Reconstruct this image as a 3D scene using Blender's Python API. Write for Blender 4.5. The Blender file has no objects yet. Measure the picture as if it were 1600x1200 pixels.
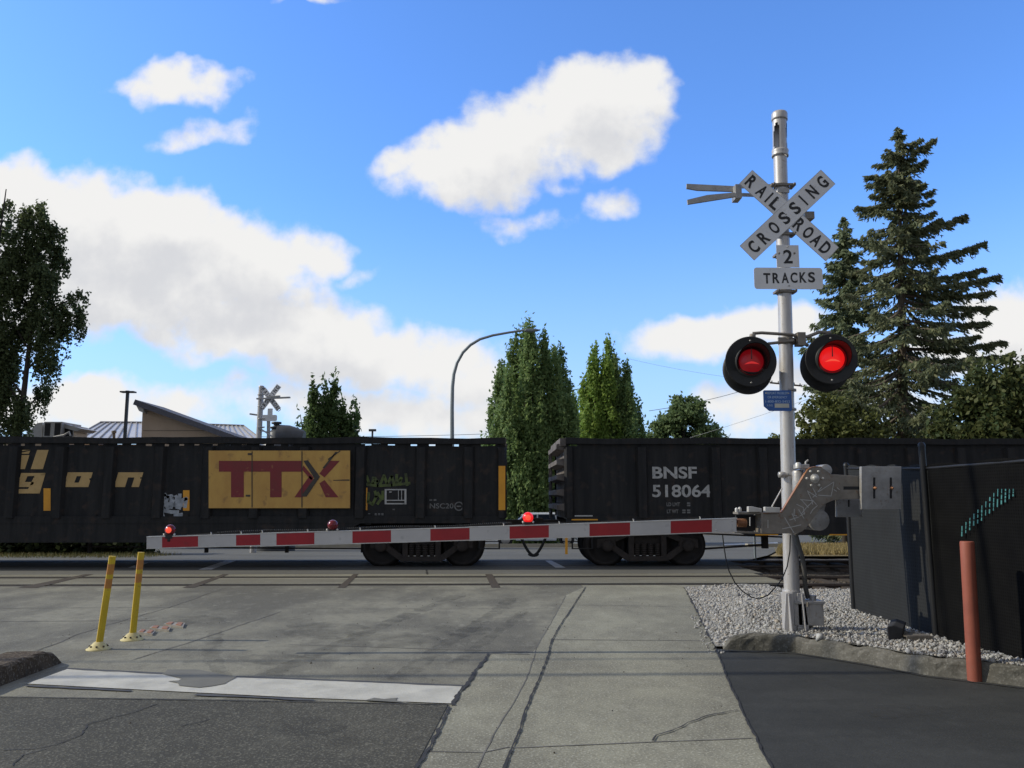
import bpy, bmesh, math, random
import numpy as np
from mathutils import Vector, Matrix
rad = math.radians
sc = bpy.context.scene
col = sc.collection
random.seed(7)
RNG = np.random.default_rng(11)

# ------------------------------------------------------------------ camera
PIX_F, PIX_CX, PIX_CY, HORIZON = 1295.0, 800.0, 600.0, 778.0
EYE = Vector((0, 0, 1.5))
PITCH = math.atan((HORIZON - PIX_CY) / PIX_F)
YAW = rad(1.2)
cam = bpy.data.cameras.new('camera')
cam.sensor_width = 36.0
cam.lens = PIX_F / 1600.0 * 36.0
cam.clip_start, cam.clip_end = 0.05, 5000
cam_o = bpy.data.objects.new('camera', cam)
cam_o.location = EYE
cam_o.rotation_euler = (math.pi / 2 + PITCH, 0, -YAW)
col.objects.link(cam_o)
sc.camera = cam_o
FWD = Vector((math.sin(YAW) * math.cos(PITCH), math.cos(YAW) * math.cos(PITCH), math.sin(PITCH)))
RGT = Vector((math.cos(YAW), -math.sin(YAW), 0))
UPV = RGT.cross(FWD)

# ------------------------------------------------------------------ world, sun, exposure
SUN_EL, SUN_AZ = rad(33), math.atan2(-0.995, 0.06)      # azimuth measured from +Y towards +X
SUN_DIR = Vector((math.sin(SUN_AZ) * math.cos(SUN_EL), math.cos(SUN_AZ) * math.cos(SUN_EL), math.sin(SUN_EL)))
sc.view_settings.view_transform = 'Standard'
sc.view_settings.look = 'None'
sc.view_settings.exposure = -0.5
sc.view_settings.gamma = 1.0
sun = bpy.data.lights.new('sun', 'SUN')
sun.energy, sun.angle, sun.color = 4.8, rad(0.5), (1.0, 0.93, 0.76)
sun_o = bpy.data.objects.new('sun', sun)
sun_o.rotation_euler = (-SUN_DIR).to_track_quat('-Z', 'Y').to_euler()
sun_o.location = (-20, 0, 30)
col.objects.link(sun_o)
SKY_STRENGTH = 0.15
SKY_TINT = (1.16, 1.78, 2.70)
CLOUD_LIT, CLOUD_SHADE = (8.4, 8.35, 8.25), (6.5, 6.6, 6.9)


def ray(px, py):
    return (FWD + RGT * ((px - PIX_CX) / PIX_F) + UPV * ((PIX_CY - py) / PIX_F))


def G(px, py, z=0.0):
    """point of the level z that is seen at a place of the picture"""
    d = ray(px, py)
    return EYE + d * ((z - EYE.z) / d.z)


def at(px, py, Y):
    """point of the upright plane at distance Y"""
    d = ray(px, py)
    return EYE + d * (Y / d.y)


def ppm(Y):
    """pixels per metre at distance Y"""
    return PIX_F / (Y * FWD.y)


def build_world():
    w = bpy.data.worlds.new('World')
    sc.world = w
    w.use_nodes = True
    nt = w.node_tree
    nt.nodes.clear()
    N, L = nt.nodes, nt.links

    def node(t, **k):
        n = N.new(t)
        for a, b in k.items():
            setattr(n, a, b)
        return n

    def math_(op, a, b=None, clamp=False):
        n = node('ShaderNodeMath', operation=op, use_clamp=clamp)
        for i, v in enumerate((a, b)):
            if v is None:
                continue
            if hasattr(v, 'links'):
                L.new(v, n.inputs[i])
            else:
                n.inputs[i].default_value = v
        return n.outputs[0]

    sky = node('ShaderNodeTexSky', sky_type='NISHITA')
    sky.sun_disc = False
    sky.sun_elevation = SUN_EL
    sky.sun_rotation = SUN_AZ
    sky.altitude = 50
    sky.air_density, sky.dust_density, sky.ozone_density = 1.0, 0.6, 2.0
    tint = node('ShaderNodeMix', data_type='RGBA', blend_type='MULTIPLY')
    tint.inputs[0].default_value = 1.0
    L.new(sky.outputs[0], tint.inputs[6])
    tint.inputs[7].default_value = (*SKY_TINT, 1)
    tc = node('ShaderNodeTexCoord')
    sep = node('ShaderNodeSeparateXYZ')
    L.new(tc.outputs['Generated'], sep.inputs[0])
    yy = math_('MAXIMUM', sep.outputs[1], 0.05)
    u = math_('DIVIDE', sep.outputs[0], yy)
    v = math_('DIVIDE', sep.outputs[2], yy)
    uv = node('ShaderNodeCombineXYZ')
    L.new(u, uv.inputs[0])
    L.new(v, uv.inputs[1])

    # clouds: (x, y, radius x, radius y, tilt, weight) as directions in the sky
    blobs = [
        (795, 222, 225, 92, 18, 1.0), (905, 165, 150, 92, 15, 1.0), (985, 160, 100, 95, 0, 1.0), (900, 228, 150, 72, 12, .9), (730, 260, 130, 78, 0, 1.0), (660, 245, 110, 40, 10, .7),
        (950, 322, 60, 32, 0, .62), (840, 342, 85, 28, 0, .45),
        (275, 132, 120, 40, 5, .8), (305, 205, 95, 34, 15, .55),
        (60, 340, 260, 105, -8, 1.1), (190, 350, 200, 95, -14, 1.1), (370, 395, 150, 78, -6, 1.1), (470, 408, 75, 45, 0, .9), (300, 430, 220, 80, -6, 1.1), (90, 450, 330, 95, -4, 1.15),
        (400, 510, 300, 75, -5, 1.1), (570, 555, 270, 75, -6, 1.0), (700, 600, 170, 55, -5, .75), (330, 625, 200, 42, 0, .6),
        (100, 630, 230, 50, 0, .85), (640, 655, 300, 42, 0, .65), (520, 560, 200, 50, 0, .7), (60, 440, 200, 110, 0, 1.1),
        (1115, 522, 150, 52, 9, .95), (1210, 500, 110, 42, 10, .9), (1590, 505, 120, 78, 0, 1.1), (1185, 645, 110, 55, 0, .7), (1480, 560, 90, 40, 0, .7),
        (480, 2, 60, 14, 0, .5), (545, 430, 50, 18, 35, .3), (1230, 600, 90, 40, 0, .6),
        (-120, 420, 260, 200, 0, 1.1), (1750, 480, 200, 110, 0, 1.1), (1350, 640, 160, 60, 0, .6),
    ]

    grp = bpy.data.node_groups.new('cloud_field', 'ShaderNodeTree')
    grp.interface.new_socket('uv', in_out='INPUT', socket_type='NodeSocketVector')
    grp.interface.new_socket('field', in_out='OUTPUT', socket_type='NodeSocketFloat')
    GN, GL = grp.nodes, grp.links
    gi, go = GN.new('NodeGroupInput'), GN.new('NodeGroupOutput')

    def gm(op, a, b, clamp=False, c=None):
        n = GN.new('ShaderNodeMath')
        n.operation = op
        n.use_clamp = clamp
        for i, x in enumerate((a, b, c)):
            if x is None:
                continue
            if hasattr(x, 'links'):
                GL.new(x, n.inputs[i])
            else:
                n.inputs[i].default_value = x
        return n.outputs[0]

    def noise(scale, detail, rough, vec):
        n = GN.new('ShaderNodeTexNoise')
        n.noise_dimensions = '2D'
        n.inputs['Scale'].default_value = scale
        n.inputs['Detail'].default_value = detail
        n.inputs['Roughness'].default_value = rough
        GL.new(vec, n.inputs['Vector'])
        return n

    wob = noise(9.0, 3, .55, gi.outputs[0])
    sub = GN.new('ShaderNodeVectorMath'); sub.operation = 'SUBTRACT'
    GL.new(wob.outputs['Color'], sub.inputs[0]); sub.inputs[1].default_value = (.5, .5, .5)
    scl = GN.new('ShaderNodeVectorMath'); scl.operation = 'SCALE'
    GL.new(sub.outputs[0], scl.inputs[0]); scl.inputs['Scale'].default_value = 0.075
    add = GN.new('ShaderNodeVectorMath'); add.operation = 'ADD'
    GL.new(gi.outputs[0], add.inputs[0]); GL.new(scl.outputs[0], add.inputs[1])
    total = None
    for (px, py, rx, ry, tilt, wt) in blobs:
        d = ray(px, py)
        cu, cv = d.x / d.y, d.z / d.y
        mp = GN.new('ShaderNodeMapping')
        mp.vector_type = 'TEXTURE'
        mp.inputs['Location'].default_value = (cu, cv, 0)
        mp.inputs['Rotation'].default_value = (0, 0, rad(tilt))
        mp.inputs['Scale'].default_value = (rx / PIX_F, ry / PIX_F, 1)
        GL.new(add.outputs[0], mp.inputs['Vector'])
        dt = GN.new('ShaderNodeVectorMath'); dt.operation = 'DOT_PRODUCT'
        GL.new(mp.outputs[0], dt.inputs[0]); GL.new(mp.outputs[0], dt.inputs[1])
        f = gm('SUBTRACT', 1.0, dt.outputs['Value'])
        f = gm('MULTIPLY', f, wt)
        total = f if total is None else gm('SMOOTH_MAX', total, f, c=0.12)
    fine = noise(20.0, 9, .60, gi.outputs[0])
    fz = gm('MULTIPLY', gm('SUBTRACT', fine.outputs[0], .5), .95)
    mid = noise(7.5, 4, .55, gi.outputs[0])
    fz = gm('ADD', fz, gm('MULTIPLY', gm('SUBTRACT', mid.outputs[0], .53), 1.1))
    GL.new(gm('ADD', total, fz), go.inputs[0])

    def field(vec):
        g = node('ShaderNodeGroup')
        g.node_tree = grp
        L.new(vec, g.inputs[0])
        return g.outputs[0]

    def ramp(x, lo, hi):
        n = node('ShaderNodeMapRange', interpolation_type='SMOOTHSTEP')
        L.new(x, n.inputs[0])
        n.inputs[1].default_value, n.inputs[2].default_value = lo, hi
        return n.outputs[0]

    f0 = field(uv.outputs[0])
    off = node('ShaderNodeVectorMath', operation='ADD')
    L.new(uv.outputs[0], off.inputs[0])
    off.inputs[1].default_value = (-0.02, 0.055, 0)
    f1 = field(off.outputs[0])
    dens = ramp(f0, -0.08, 0.66)
    front = ramp(sep.outputs[1], 0.05, 0.15)
    nb = node('ShaderNodeTexNoise')
    nb.inputs['Scale'].default_value = 2.6
    nb.inputs['Detail'].default_value = 6
    L.new(tc.outputs['Generated'], nb.inputs['Vector'])
    rear = math_('MULTIPLY', ramp(nb.outputs[0], .34, .52), math_('SUBTRACT', 1.0, front))  # unseen clouds added behind the viewer to make the ambient light neutral
    dens = math_('ADD', math_('MULTIPLY', dens, front), rear)
    high = math_('MULTIPLY', ramp(sep.outputs[2], .60, .76), ramp(nb.outputs[0], .30, .50))  # unseen cloud cover added overhead, takes the blue out of the fill light
    dens = math_('MAXIMUM', dens, high)
    front = math_('MULTIPLY', front, math_('SUBTRACT', 1.0, ramp(sep.outputs[2], .60, .76)))
    shade = ramp(f1, 0.35, 1.25)
    cc = node('ShaderNodeMix', data_type='RGBA')
    L.new(shade, cc.inputs[0])
    cc.inputs[6].default_value = (*CLOUD_LIT, 1)
    cc.inputs[7].default_value = (*CLOUD_SHADE, 1)
    rc = node('ShaderNodeMix', data_type='RGBA')
    L.new(front, rc.inputs[0])
    rc.inputs[6].default_value = (3.6, 3.6, 3.6, 1)
    L.new(cc.outputs[2], rc.inputs[7])
    pale = node('ShaderNodeMix', data_type='RGBA')
    L.new(math_('MULTIPLY', math_('SUBTRACT', 1.0, ramp(sep.outputs[2], -.05, .36)), .75), pale.inputs[0])
    L.new(tint.outputs[2], pale.inputs[6])
    pale.inputs[7].default_value = (5.0, 6.3, 8.5, 1)
    mix = node('ShaderNodeMix', data_type='RGBA')
    L.new(dens, mix.inputs[0])
    L.new(pale.outputs[2], mix.inputs[6])
    L.new(rc.outputs[2], mix.inputs[7])
    bg = node('ShaderNodeBackground')
    bg.inputs['Strength'].default_value = SKY_STRENGTH
    L.new(mix.outputs[2], bg.inputs['Color'])
    out = node('ShaderNodeOutputWorld')
    L.new(bg.outputs[0], out.inputs[0])


build_world()


# ------------------------------------------------------------------ materials
def mk(name, c1, c2=None, scale=6.0, rough=.7, metal=0.0, bump=0.0, bscale=40.0, detail=6, lo=.35, hi=.65, stretch=(1, 1, 1), emit=None, estr=0.0, spec=.5, speck=None):
    m = bpy.data.materials.new(name)
    m.use_nodes = True
    nt = m.node_tree
    N, L = nt.nodes, nt.links
    b = N['Principled BSDF']
    b.inputs['Roughness'].default_value = rough
    b.inputs['Metallic'].default_value = metal
    b.inputs['Specular IOR Level'].default_value = spec
    c2 = c2 or tuple(x * .82 for x in c1)
    geo = N.new('ShaderNodeNewGeometry')
    mp = N.new('ShaderNodeMapping')
    mp.inputs['Scale'].default_value = stretch
    L.new(geo.outputs['Position'], mp.inputs[0])
    nz = N.new('ShaderNodeTexNoise')
    nz.inputs['Scale'].default_value = scale
    nz.inputs['Detail'].default_value = detail
    nz.inputs['Roughness'].default_value = .62
    L.new(mp.outputs[0], nz.inputs['Vector'])
    mr = N.new('ShaderNodeMapRange')
    mr.inputs[1].default_value, mr.inputs[2].default_value = lo, hi
    L.new(nz.outputs[0], mr.inputs[0])
    mx = N.new('ShaderNodeMix'); mx.data_type = 'RGBA'
    mx.inputs[6].default_value = (*c1, 1)
    mx.inputs[7].default_value = (*c2, 1)
    L.new(mr.outputs[0], mx.inputs[0])
    outc = mx.outputs[2]
    if speck:
        sc_, lo_, hi_, c3, amt = speck
        n3 = N.new('ShaderNodeTexNoise')
        n3.inputs['Scale'].default_value = sc_
        n3.inputs['Detail'].default_value = 2
        L.new(geo.outputs['Position'], n3.inputs['Vector'])
        m3 = N.new('ShaderNodeMapRange')
        m3.inputs[1].default_value, m3.inputs[2].default_value = lo_, hi_
        m3.inputs[4].default_value = amt
        L.new(n3.outputs[0], m3.inputs[0])
        x3 = N.new('ShaderNodeMix'); x3.data_type = 'RGBA'
        L.new(m3.outputs[0], x3.inputs[0])
        L.new(outc, x3.inputs[6])
        x3.inputs[7].default_value = (*c3, 1)
        outc = x3.outputs[2]
    L.new(outc, b.inputs['Base Color'])
    if bump:
        n2 = N.new('ShaderNodeTexNoise')
        n2.inputs['Scale'].default_value = bscale
        n2.inputs['Detail'].default_value = 5
        L.new(geo.outputs['Position'], n2.inputs['Vector'])
        bp = N.new('ShaderNodeBump')
        bp.inputs['Strength'].default_value = bump
        bp.inputs['Distance'].default_value = .02
        L.new(n2.outputs[0], bp.inputs['Height'])
        L.new(bp.outputs[0], b.inputs['Normal'])
    if emit:
        b.inputs['Emission Color'].default_value = (*emit, 1)
        b.inputs['Emission Strength'].default_value = estr
    return m


def ground_mat(name, base, dark, light, big=.35, mid=2.5, grain=90.0, stain=.6, grain_amt=.5, stretch=(1, .4, 1), bump=.35, rough=.85, tint2=None):
    """weathered paving: broad stains, middle mottling and fine aggregate"""
    m = bpy.data.materials.new(name)
    m.use_nodes = True
    nt = m.node_tree
    N, L = nt.nodes, nt.links
    b = N['Principled BSDF']
    b.inputs['Roughness'].default_value = rough
    b.inputs['Specular IOR Level'].default_value = .2
    geo = N.new('ShaderNodeNewGeometry')

    def noise(scale, detail, st=(1, 1, 1), r=.6):
        mp = N.new('ShaderNodeMapping'); mp.inputs['Scale'].default_value = st
        L.new(geo.outputs['Position'], mp.inputs[0])
        n = N.new('ShaderNodeTexNoise')
        n.inputs['Scale'].default_value = scale
        n.inputs['Detail'].default_value = detail
        n.inputs['Roughness'].default_value = r
        L.new(mp.outputs[0], n.inputs['Vector'])
        return n.outputs[0]

    def rng(x, lo, hi, to=1.0):
        n = N.new('ShaderNodeMapRange')
        n.inputs[1].default_value, n.inputs[2].default_value, n.inputs[4].default_value = lo, hi, to
        L.new(x, n.inputs[0])
        return n.outputs[0]

    def mix(f, a, c):
        n = N.new('ShaderNodeMix'); n.data_type = 'RGBA'
        L.new(f, n.inputs[0])
        for i, x in ((6, a), (7, c)):
            if hasattr(x, 'links'):
                L.new(x, n.inputs[i])
            else:
                n.inputs[i].default_value = (*x, 1)
        return n.outputs[2]

    c = mix(rng(noise(big, 5, stretch), .43, .58, stain), base, dark)
    c = mix(rng(noise(mid, 6, stretch), .46, .62, .6 * stain), c, tint2 or dark)
    c = mix(rng(noise(9.0, 8, (1, .7, 1), .7), .50, .66, .45 * stain), c, tuple(x * .8 for x in dark))
    c = mix(rng(noise(5.0, 8, (1.2, .6, 1), .72), .55, .70, .35 * stain), c, light)
    g = noise(grain, 2)
    c = mix(rng(g, .54, .66, grain_amt), c, light)
    c = mix(rng(noise(grain * .8, 2), .56, .70, grain_amt * .8), c, tuple(x * .45 for x in dark))
    L.new(c, b.inputs['Base Color'])
    bp = N.new('ShaderNodeBump')
    bp.inputs['Strength'].default_value = bump
    bp.inputs['Distance'].default_value = .01
    L.new(g, bp.inputs['Height'])
    L.new(bp.outputs[0], b.inputs['Normal'])
    return m


def leaf_mat(name, c1, c2, trans=.35, rough=.6):
    m = bpy.data.materials.new(name)
    m.use_nodes = True
    nt = m.node_tree
    N, L = nt.nodes, nt.links
    N.clear()
    geo = N.new('ShaderNodeNewGeometry')
    mx = N.new('ShaderNodeMix'); mx.data_type = 'RGBA'
    mx.inputs[6].default_value = (*c1, 1)
    mx.inputs[7].default_value = (*c2, 1)
    L.new(geo.outputs['Random Per Island'], mx.inputs[0])
    d = N.new('ShaderNodeBsdfPrincipled')
    d.inputs['Roughness'].default_value = rough
    d.inputs['Specular IOR Level'].default_value = .25
    L.new(mx.outputs[2], d.inputs['Base Color'])
    t = N.new('ShaderNodeBsdfTranslucent')
    L.new(mx.outputs[2], t.inputs['Color'])
    ms = N.new('ShaderNodeMixShader')
    ms.inputs[0].default_value = trans
    L.new(d.outputs[0], ms.inputs[1]); L.new(t.outputs[0], ms.inputs[2])
    o = N.new('ShaderNodeOutputMaterial')
    L.new(ms.outputs[0], o.inputs[0])
    return m


M = dict(
    concrete=ground_mat('road_concrete', (.232, .222, .176), (.114, .109, .092), (.42, .41, .34), big=.42, mid=1.7, grain=70, stain=1.0, grain_amt=.4, stretch=(.8, .45, 1)),
    walk=ground_mat('sidewalk_concrete', (.27, .26, .20), (.165, .157, .125), (.48, .47, .39), big=.6, mid=2.2, grain=60, stain=.75, grain_amt=.6, stretch=(1, .6, 1)),
    panel=ground_mat('panel_concrete', (.242, .231, .183), (.134, .129, .107), (.42, .4, .36), big=.3, mid=1.5, grain=70, stain=.7, grain_amt=.3, stretch=(.4, 2, 1)),
    asphalt=ground_mat('old_asphalt', (.082, .078, .063), (.052, .050, .042), (.27, .26, .21), big=.7, mid=3, grain=62, stain=.6, grain_amt=.5, stretch=(1, .8, 1), bump=.6),
    lot=ground_mat('sealed_asphalt', (.047, .048, .046), (.032, .033, .032), (.085, .086, .08), big=.5, mid=2.0, grain=90, stain=.7, grain_amt=.35, stretch=(.7, 1.5, 1), bump=.25),
    far_road=ground_mat('far_asphalt', (.15, .15, .142), (.105, .105, .10), (.22, .22, .21), big=.2, mid=.8, grain=30, stain=.6, grain_amt=.3, stretch=(.3, 1, 1)),
    soil=ground_mat('soil', (.16, .14, .11), (.09, .08, .065), (.3, .28, .24), big=.3, mid=2, grain=25, stain=.8, grain_amt=.5),
    ballast=ground_mat('ballast', (.11, .095, .08), (.05, .045, .04), (.24, .22, .2), big=.6, mid=3, grain=14, stain=.9, grain_amt=.7, bump=1.0),
    gravel=ground_mat('gravel_bed', (.24, .235, .215), (.16, .152, .132), (.4, .39, .37), big=.8, mid=4, grain=26, stain=.5, grain_amt=.6, bump=1.0),
    patch=mk('patch_grey', (.16, .157, .138), (.13, .127, .112), scale=5, rough=.9),
    seam=mk('seam_black', (.022, .022, .024), (.035, .034, .034), scale=8, rough=.85),
    seal=mk('seal_dark', (.05, .052, .06), (.075, .076, .08), scale=7, rough=.85),
    joint=mk('joint_line', (.10, .095, .085), (.17, .16, .145), scale=3, rough=.95),
    stopline=mk('white_line_paint', (.56, .54, .465), (.40, .385, .33), scale=3.0, rough=.6, detail=8, bump=.2, bscale=60, speck=(9, .60, .70, (.40, .39, .37), .6)),
    dry=mk('dry_grass_ground', (.30, .24, .12), (.22, .17, .09), scale=3, rough=.95),
    rail=mk('rail_steel', (.10, .075, .06), (.05, .04, .035), scale=6, rough=.6, metal=.3),
    rail_top=mk('rail_worn_top', (.05, .047, .045), (.03, .028, .027), scale=4, rough=.6, metal=.3),
    tie=mk('tie_wood', (.06, .045, .035), (.035, .028, .022), scale=9, rough=.95, stretch=(4, 1, 1)),
    curb=ground_mat('curb_concrete', (.14, .132, .115), (.06, .058, .048), (.36, .35, .31), big=1.1, mid=6, grain=45, stain=.7, grain_amt=.2, bump=.4, stretch=(1, 1, 2)),
    curb_brown=ground_mat('curb_brown', (.14, .10, .06), (.06, .045, .03), (.28, .24, .18), big=1.5, mid=6, grain=45, stain=.8, grain_amt=.5, bump=.7),
    galv=mk('painted_steel', (.52, .50, .49), (.42, .405, .40), scale=7, rough=.42, metal=.25, stretch=(6, 6, .8), speck=(30, .66, .72, (.25, .17, .12), .5)),
    galv_dark=mk('weathered_steel', (.27, .243, .21), (.19, .168, .142), scale=9, rough=.5, metal=.3, bump=.1, speck=(25, .62, .7, (.2, .1, .05), .5)),
    alu=mk('cast_aluminium', (.42, .41, .40), (.31, .30, .29), scale=10, rough=.45, metal=.35, bump=.1, speck=(30, .62, .7, (.2, .15, .1), .4)),
    alu_light=mk('bright_metal', (.62, .60, .56), (.48, .46, .43), scale=10, rough=.4, metal=.2),
    sign=mk('sign_white', (.80, .79, .79), (.70, .69, .69), scale=4, rough=.4, speck=(14, .64, .72, (.45, .43, .42), .35)),
    sign_edge=mk('sign_edge', (.5, .49, .48), rough=.4, metal=.4),
    ink=mk('sign_black', (.014, .014, .015), rough=.5),
    blue=mk('blue_enamel', (.028, .12, .40), (.025, .10, .34), scale=12, rough=.4),
    blue_text=mk('pale_blue_print', (.42, .56, .78), rough=.5),
    white_label=mk('white_label', (.62, .60, .52), rough=.5),
    black=mk('black_enamel', (.012, .012, .013), (.018, .018, .018), scale=8, rough=.55),
    black_gloss=mk('worn_black_enamel', (.02, .022, .024), (.03, .031, .033), scale=6, rough=.32),
    lens_rim=mk('lens_rim_red', (.16, .006, .01), rough=.3, emit=(.35, .004, .008), estr=.35),
    lens_on=mk('lit_red_lens', (.5, .01, .01), rough=.3, emit=(1.0, .012, .012), estr=1.0),
    lens_dim=mk('fading_red_lens', (.35, .01, .015), rough=.3, emit=(.5, .006, .014), estr=.27),
    lens_hot=mk('lamp_hot_spot', (.6, .05, .03), rough=.3, emit=(1.0, .10, .05), estr=1.1),
    lens_mid=mk('lamp_dull_spot', (.6, .03, .03), rough=.3, emit=(.9, .03, .03), estr=.7),
    lens_off=mk('unlit_red_lens', (.16, .008, .014), rough=.22),
    red_sheet=mk('red_reflective', (.36, .012, .018), (.30, .01, .016), scale=5, rough=.4, speck=(20, .68, .76, (.2, .02, .02), .5)),
    white_sheet=mk('white_reflective', (.55, .53, .52), (.47, .455, .45), scale=3, rough=.4, speck=(18, .64, .72, (.36, .35, .34), .5)),
    copper=mk('rusty_bolt', (.42, .20, .10), rough=.5, metal=.4),
    chalk=mk('paint_marker', (.50, .49, .47), rough=.7),
    cable=mk('black_cable', (.012, .012, .012), rough=.6),
    conduit=mk('grey_conduit', (.10, .095, .09), (.07, .068, .064), scale=10, rough=.6),
    car=mk('gondola_black', (.0135, .0145, .0165), (.028, .0275, .0285), scale=2.6, rough=.62, detail=9, bump=.15, bscale=12, spec=.2, stretch=(2.6, 1, .28), speck=(5, .58, .74, (.06, .042, .034), .55)),
    car_rust=mk('gondola_end_rust', (.17, .15, .14), (.07, .06, .055), scale=4, rough=.8, detail=8),
    truck=mk('truck_iron', (.045, .034, .029), (.022, .018, .016), scale=6, rough=.85),
    wheel=mk('wheel_steel', (.032, .026, .023), (.018, .015, .014), scale=5, rough=.7, metal=.2),
    yellow=mk('reflector_yellow', (.78, .36, .02), (.66, .29, .018), scale=3, rough=.5),
    logo_y=mk('faded_yellow_panel', (.60, .37, .10), (.50, .285, .08), scale=3.2, rough=.75, detail=9, speck=(5, .62, .72, (.30, .17, .07), .7), stretch=(1, 1, .45)),
    logo_r=mk('maroon_paint', (.22, .028, .035), (.19, .035, .035), scale=4, rough=.7, detail=8, speck=(9, .64, .74, (.40, .22, .09), .45)),
    logo_k=mk('dark_brown_paint', (.05, .045, .04), (.075, .06, .045), scale=6, rough=.7),
    tan=mk('tan_paint', (.54, .37, .16), (.45, .30, .125), scale=4, rough=.7, speck=(7, .63, .74, (.22, .16, .10), .5)),
    stencil=mk('stencil_white', (.47, .47, .46), (.36, .36, .355), scale=7, rough=.7, speck=(14, .60, .72, (.10, .10, .10), .7)),
    stencil_dim=mk('stencil_faded', (.20, .20, .20), (.12, .12, .12), scale=12, rough=.7),
    tag_white=mk('white_spray', (.42, .45, .50), (.22, .24, .27), scale=9, rough=.7),
    tag_green=mk('green_spray', (.10, .135, .03), (.045, .055, .025), scale=9, rough=.7),
    post_y=mk('yellow_plastic', (.62, .43, .012), (.54, .36, .01), scale=5, rough=.5, speck=(22, .64, .72, (.3, .18, .02), .5)),
    post_or=mk('orange_sheet', (.52, .22, .03), (.42, .17, .03), scale=14, rough=.5),
    base_y=mk('cream_rubber', (.62, .54, .27), (.5, .42, .2), scale=8, rough=.7),
    orange=mk('faded_orange_paint', (.30, .082, .048), (.235, .062, .038), scale=4, rough=.65, detail=8, speck=(14, .62, .70, (.22, .08, .05), .6)),
    mesh_grey=mk('privacy_mesh_grey', (.013, .0145, .015), (.008, .009, .0095), scale=3, rough=.9, detail=8),
    mesh_black=mk('privacy_mesh_black', (.004, .004, .0045), (.007, .007, .007), scale=5, rough=.95, spec=.1),
    glint=mk('teal_glint', (.075, .25, .245), (.05, .17, .17), scale=9, rough=.5),  # teal colour standing for light that glints through the fence
    fence_post=mk('dark_fence_post', (.015, .015, .016), rough=.5, metal=.3),
    rubber=mk('dark_rubber', (.045, .045, .048), (.03, .03, .032), scale=9, rough=.8),
    stucco=mk('tan_stucco', (.52, .40, .30), (.47, .36, .27), scale=2, rough=.9, bump=.2, bscale=20),
    fascia=mk('slate_fascia', (.12, .122, .15), rough=.75),
    soffit=mk('soffit_pale', (.50, .49, .47), rough=.8),
    metal_roof=mk('metal_roof', (.62, .60, .57), (.52, .50, .48), scale=1.5, rough=.4, metal=.2),
    roof_seam=mk('roof_seam', (.34, .33, .33), rough=.6),
    hvac=mk('hvac_metal', (.45, .44, .42), (.36, .35, .34), scale=3, rough=.5, metal=.2),
    dark=mk('dark_opening', (.02, .02, .022), rough=.8),
    lamp_dark=mk('dark_bronze_pole', (.055, .06, .06), rough=.5, metal=.3),
    lamp_grey=mk('grey_street_pole', (.25, .29, .31), (.21, .24, .26), scale=3, rough=.5, metal=.3),
    tank=mk('dark_tank', (.08, .085, .095), (.06, .062, .07), scale=4, rough=.45, metal=.2),
    bark=mk('dark_bark', (.055, .045, .036), (.03, .025, .02), scale=6, rough=.95, stretch=(3, 3, .6), bump=.6, bscale=15),
    bark_spruce=mk('spruce_bark', (.16, .125, .10), (.08, .062, .05), scale=6, rough=.95, stretch=(3, 3, .6), bump=.6, bscale=15),
    wood=mk('utility_wood', (.17, .14, .11), (.12, .10, .08), scale=4, rough=.9),
    car_paint=mk('silver_car_paint', (.68, .72, .78), (.66, .70, .76), scale=1, rough=.22, metal=.1),
    glass=mk('car_glass', (.02, .03, .045), rough=.06),
    tyre=mk('tyre', (.02, .02, .02), rough=.8),
    trim=mk('car_trim', (.03, .03, .032), rough=.5),
    kerb_far=mk('far_kerb', (.40, .37, .30), (.33, .30, .24), scale=2, rough=.9),
    line_w=mk('road_line', (.55, .56, .58), (.38, .39, .40), scale=4, rough=.7),
    stone=None,
)


def stone_mat():
    m = bpy.data.materials.new('gravel_stone')
    m.use_nodes = True
    N, L = m.node_tree.nodes, m.node_tree.links
    b = N['Principled BSDF']
    b.inputs['Roughness'].default_value = .9
    geo = N.new('ShaderNodeNewGeometry')
    cr = N.new('ShaderNodeValToRGB')
    e = cr.color_ramp.elements
    e[0].position, e[0].color = 0, (.16, .152, .14, 1)
    e[1].position, e[1].color = 1, (.44, .44, .425, 1)
    for p, c in ((.3, (.30, .295, .29, 1)), (.6, (.40, .39, .375, 1)), (.8, (.34, .29, .23, 1)), (.86, (.36, .355, .335, 1))):
        x = e.new(p); x.color = c
    L.new(geo.outputs['Random Per Island'], cr.inputs[0])
    L.new(cr.outputs[0], b.inputs['Base Color'])
    return m


M['stone'] = stone_mat()
M['filler'] = mk('flangeway_rubber', (.016, .016, .016), (.026, .025, .024), scale=5, rough=.9)
M['plate_w'] = mk('scuffed_plate', (.34, .31, .27), (.20, .19, .17), scale=20, rough=.8)


def see_partly(name, c, amt, scale):
    """thin worn deposit that lets most of the paving show"""
    m = bpy.data.materials.new(name)
    m.use_nodes = True
    N, L = m.node_tree.nodes, m.node_tree.links
    b = N['Principled BSDF']
    b.inputs['Base Color'].default_value = (*c, 1)
    b.inputs['Roughness'].default_value = .9
    geo = N.new('ShaderNodeNewGeometry')
    n = N.new('ShaderNodeTexNoise')
    n.inputs['Scale'].default_value = scale
    n.inputs['Detail'].default_value = 6
    L.new(geo.outputs['Position'], n.inputs['Vector'])
    r = N.new('ShaderNodeMapRange')
    r.inputs[1].default_value, r.inputs[2].default_value, r.inputs[4].default_value = .35, .7, amt
    L.new(n.outputs[0], r.inputs[0])
    L.new(r.outputs[0], b.inputs['Alpha'])
    return m


M['tyre_mark'] = see_partly('tyre_mark', (.05, .05, .048), .30, 5)
M['oil'] = see_partly('oil_stain', (.05, .049, .046), .28, 3.5)


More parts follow.
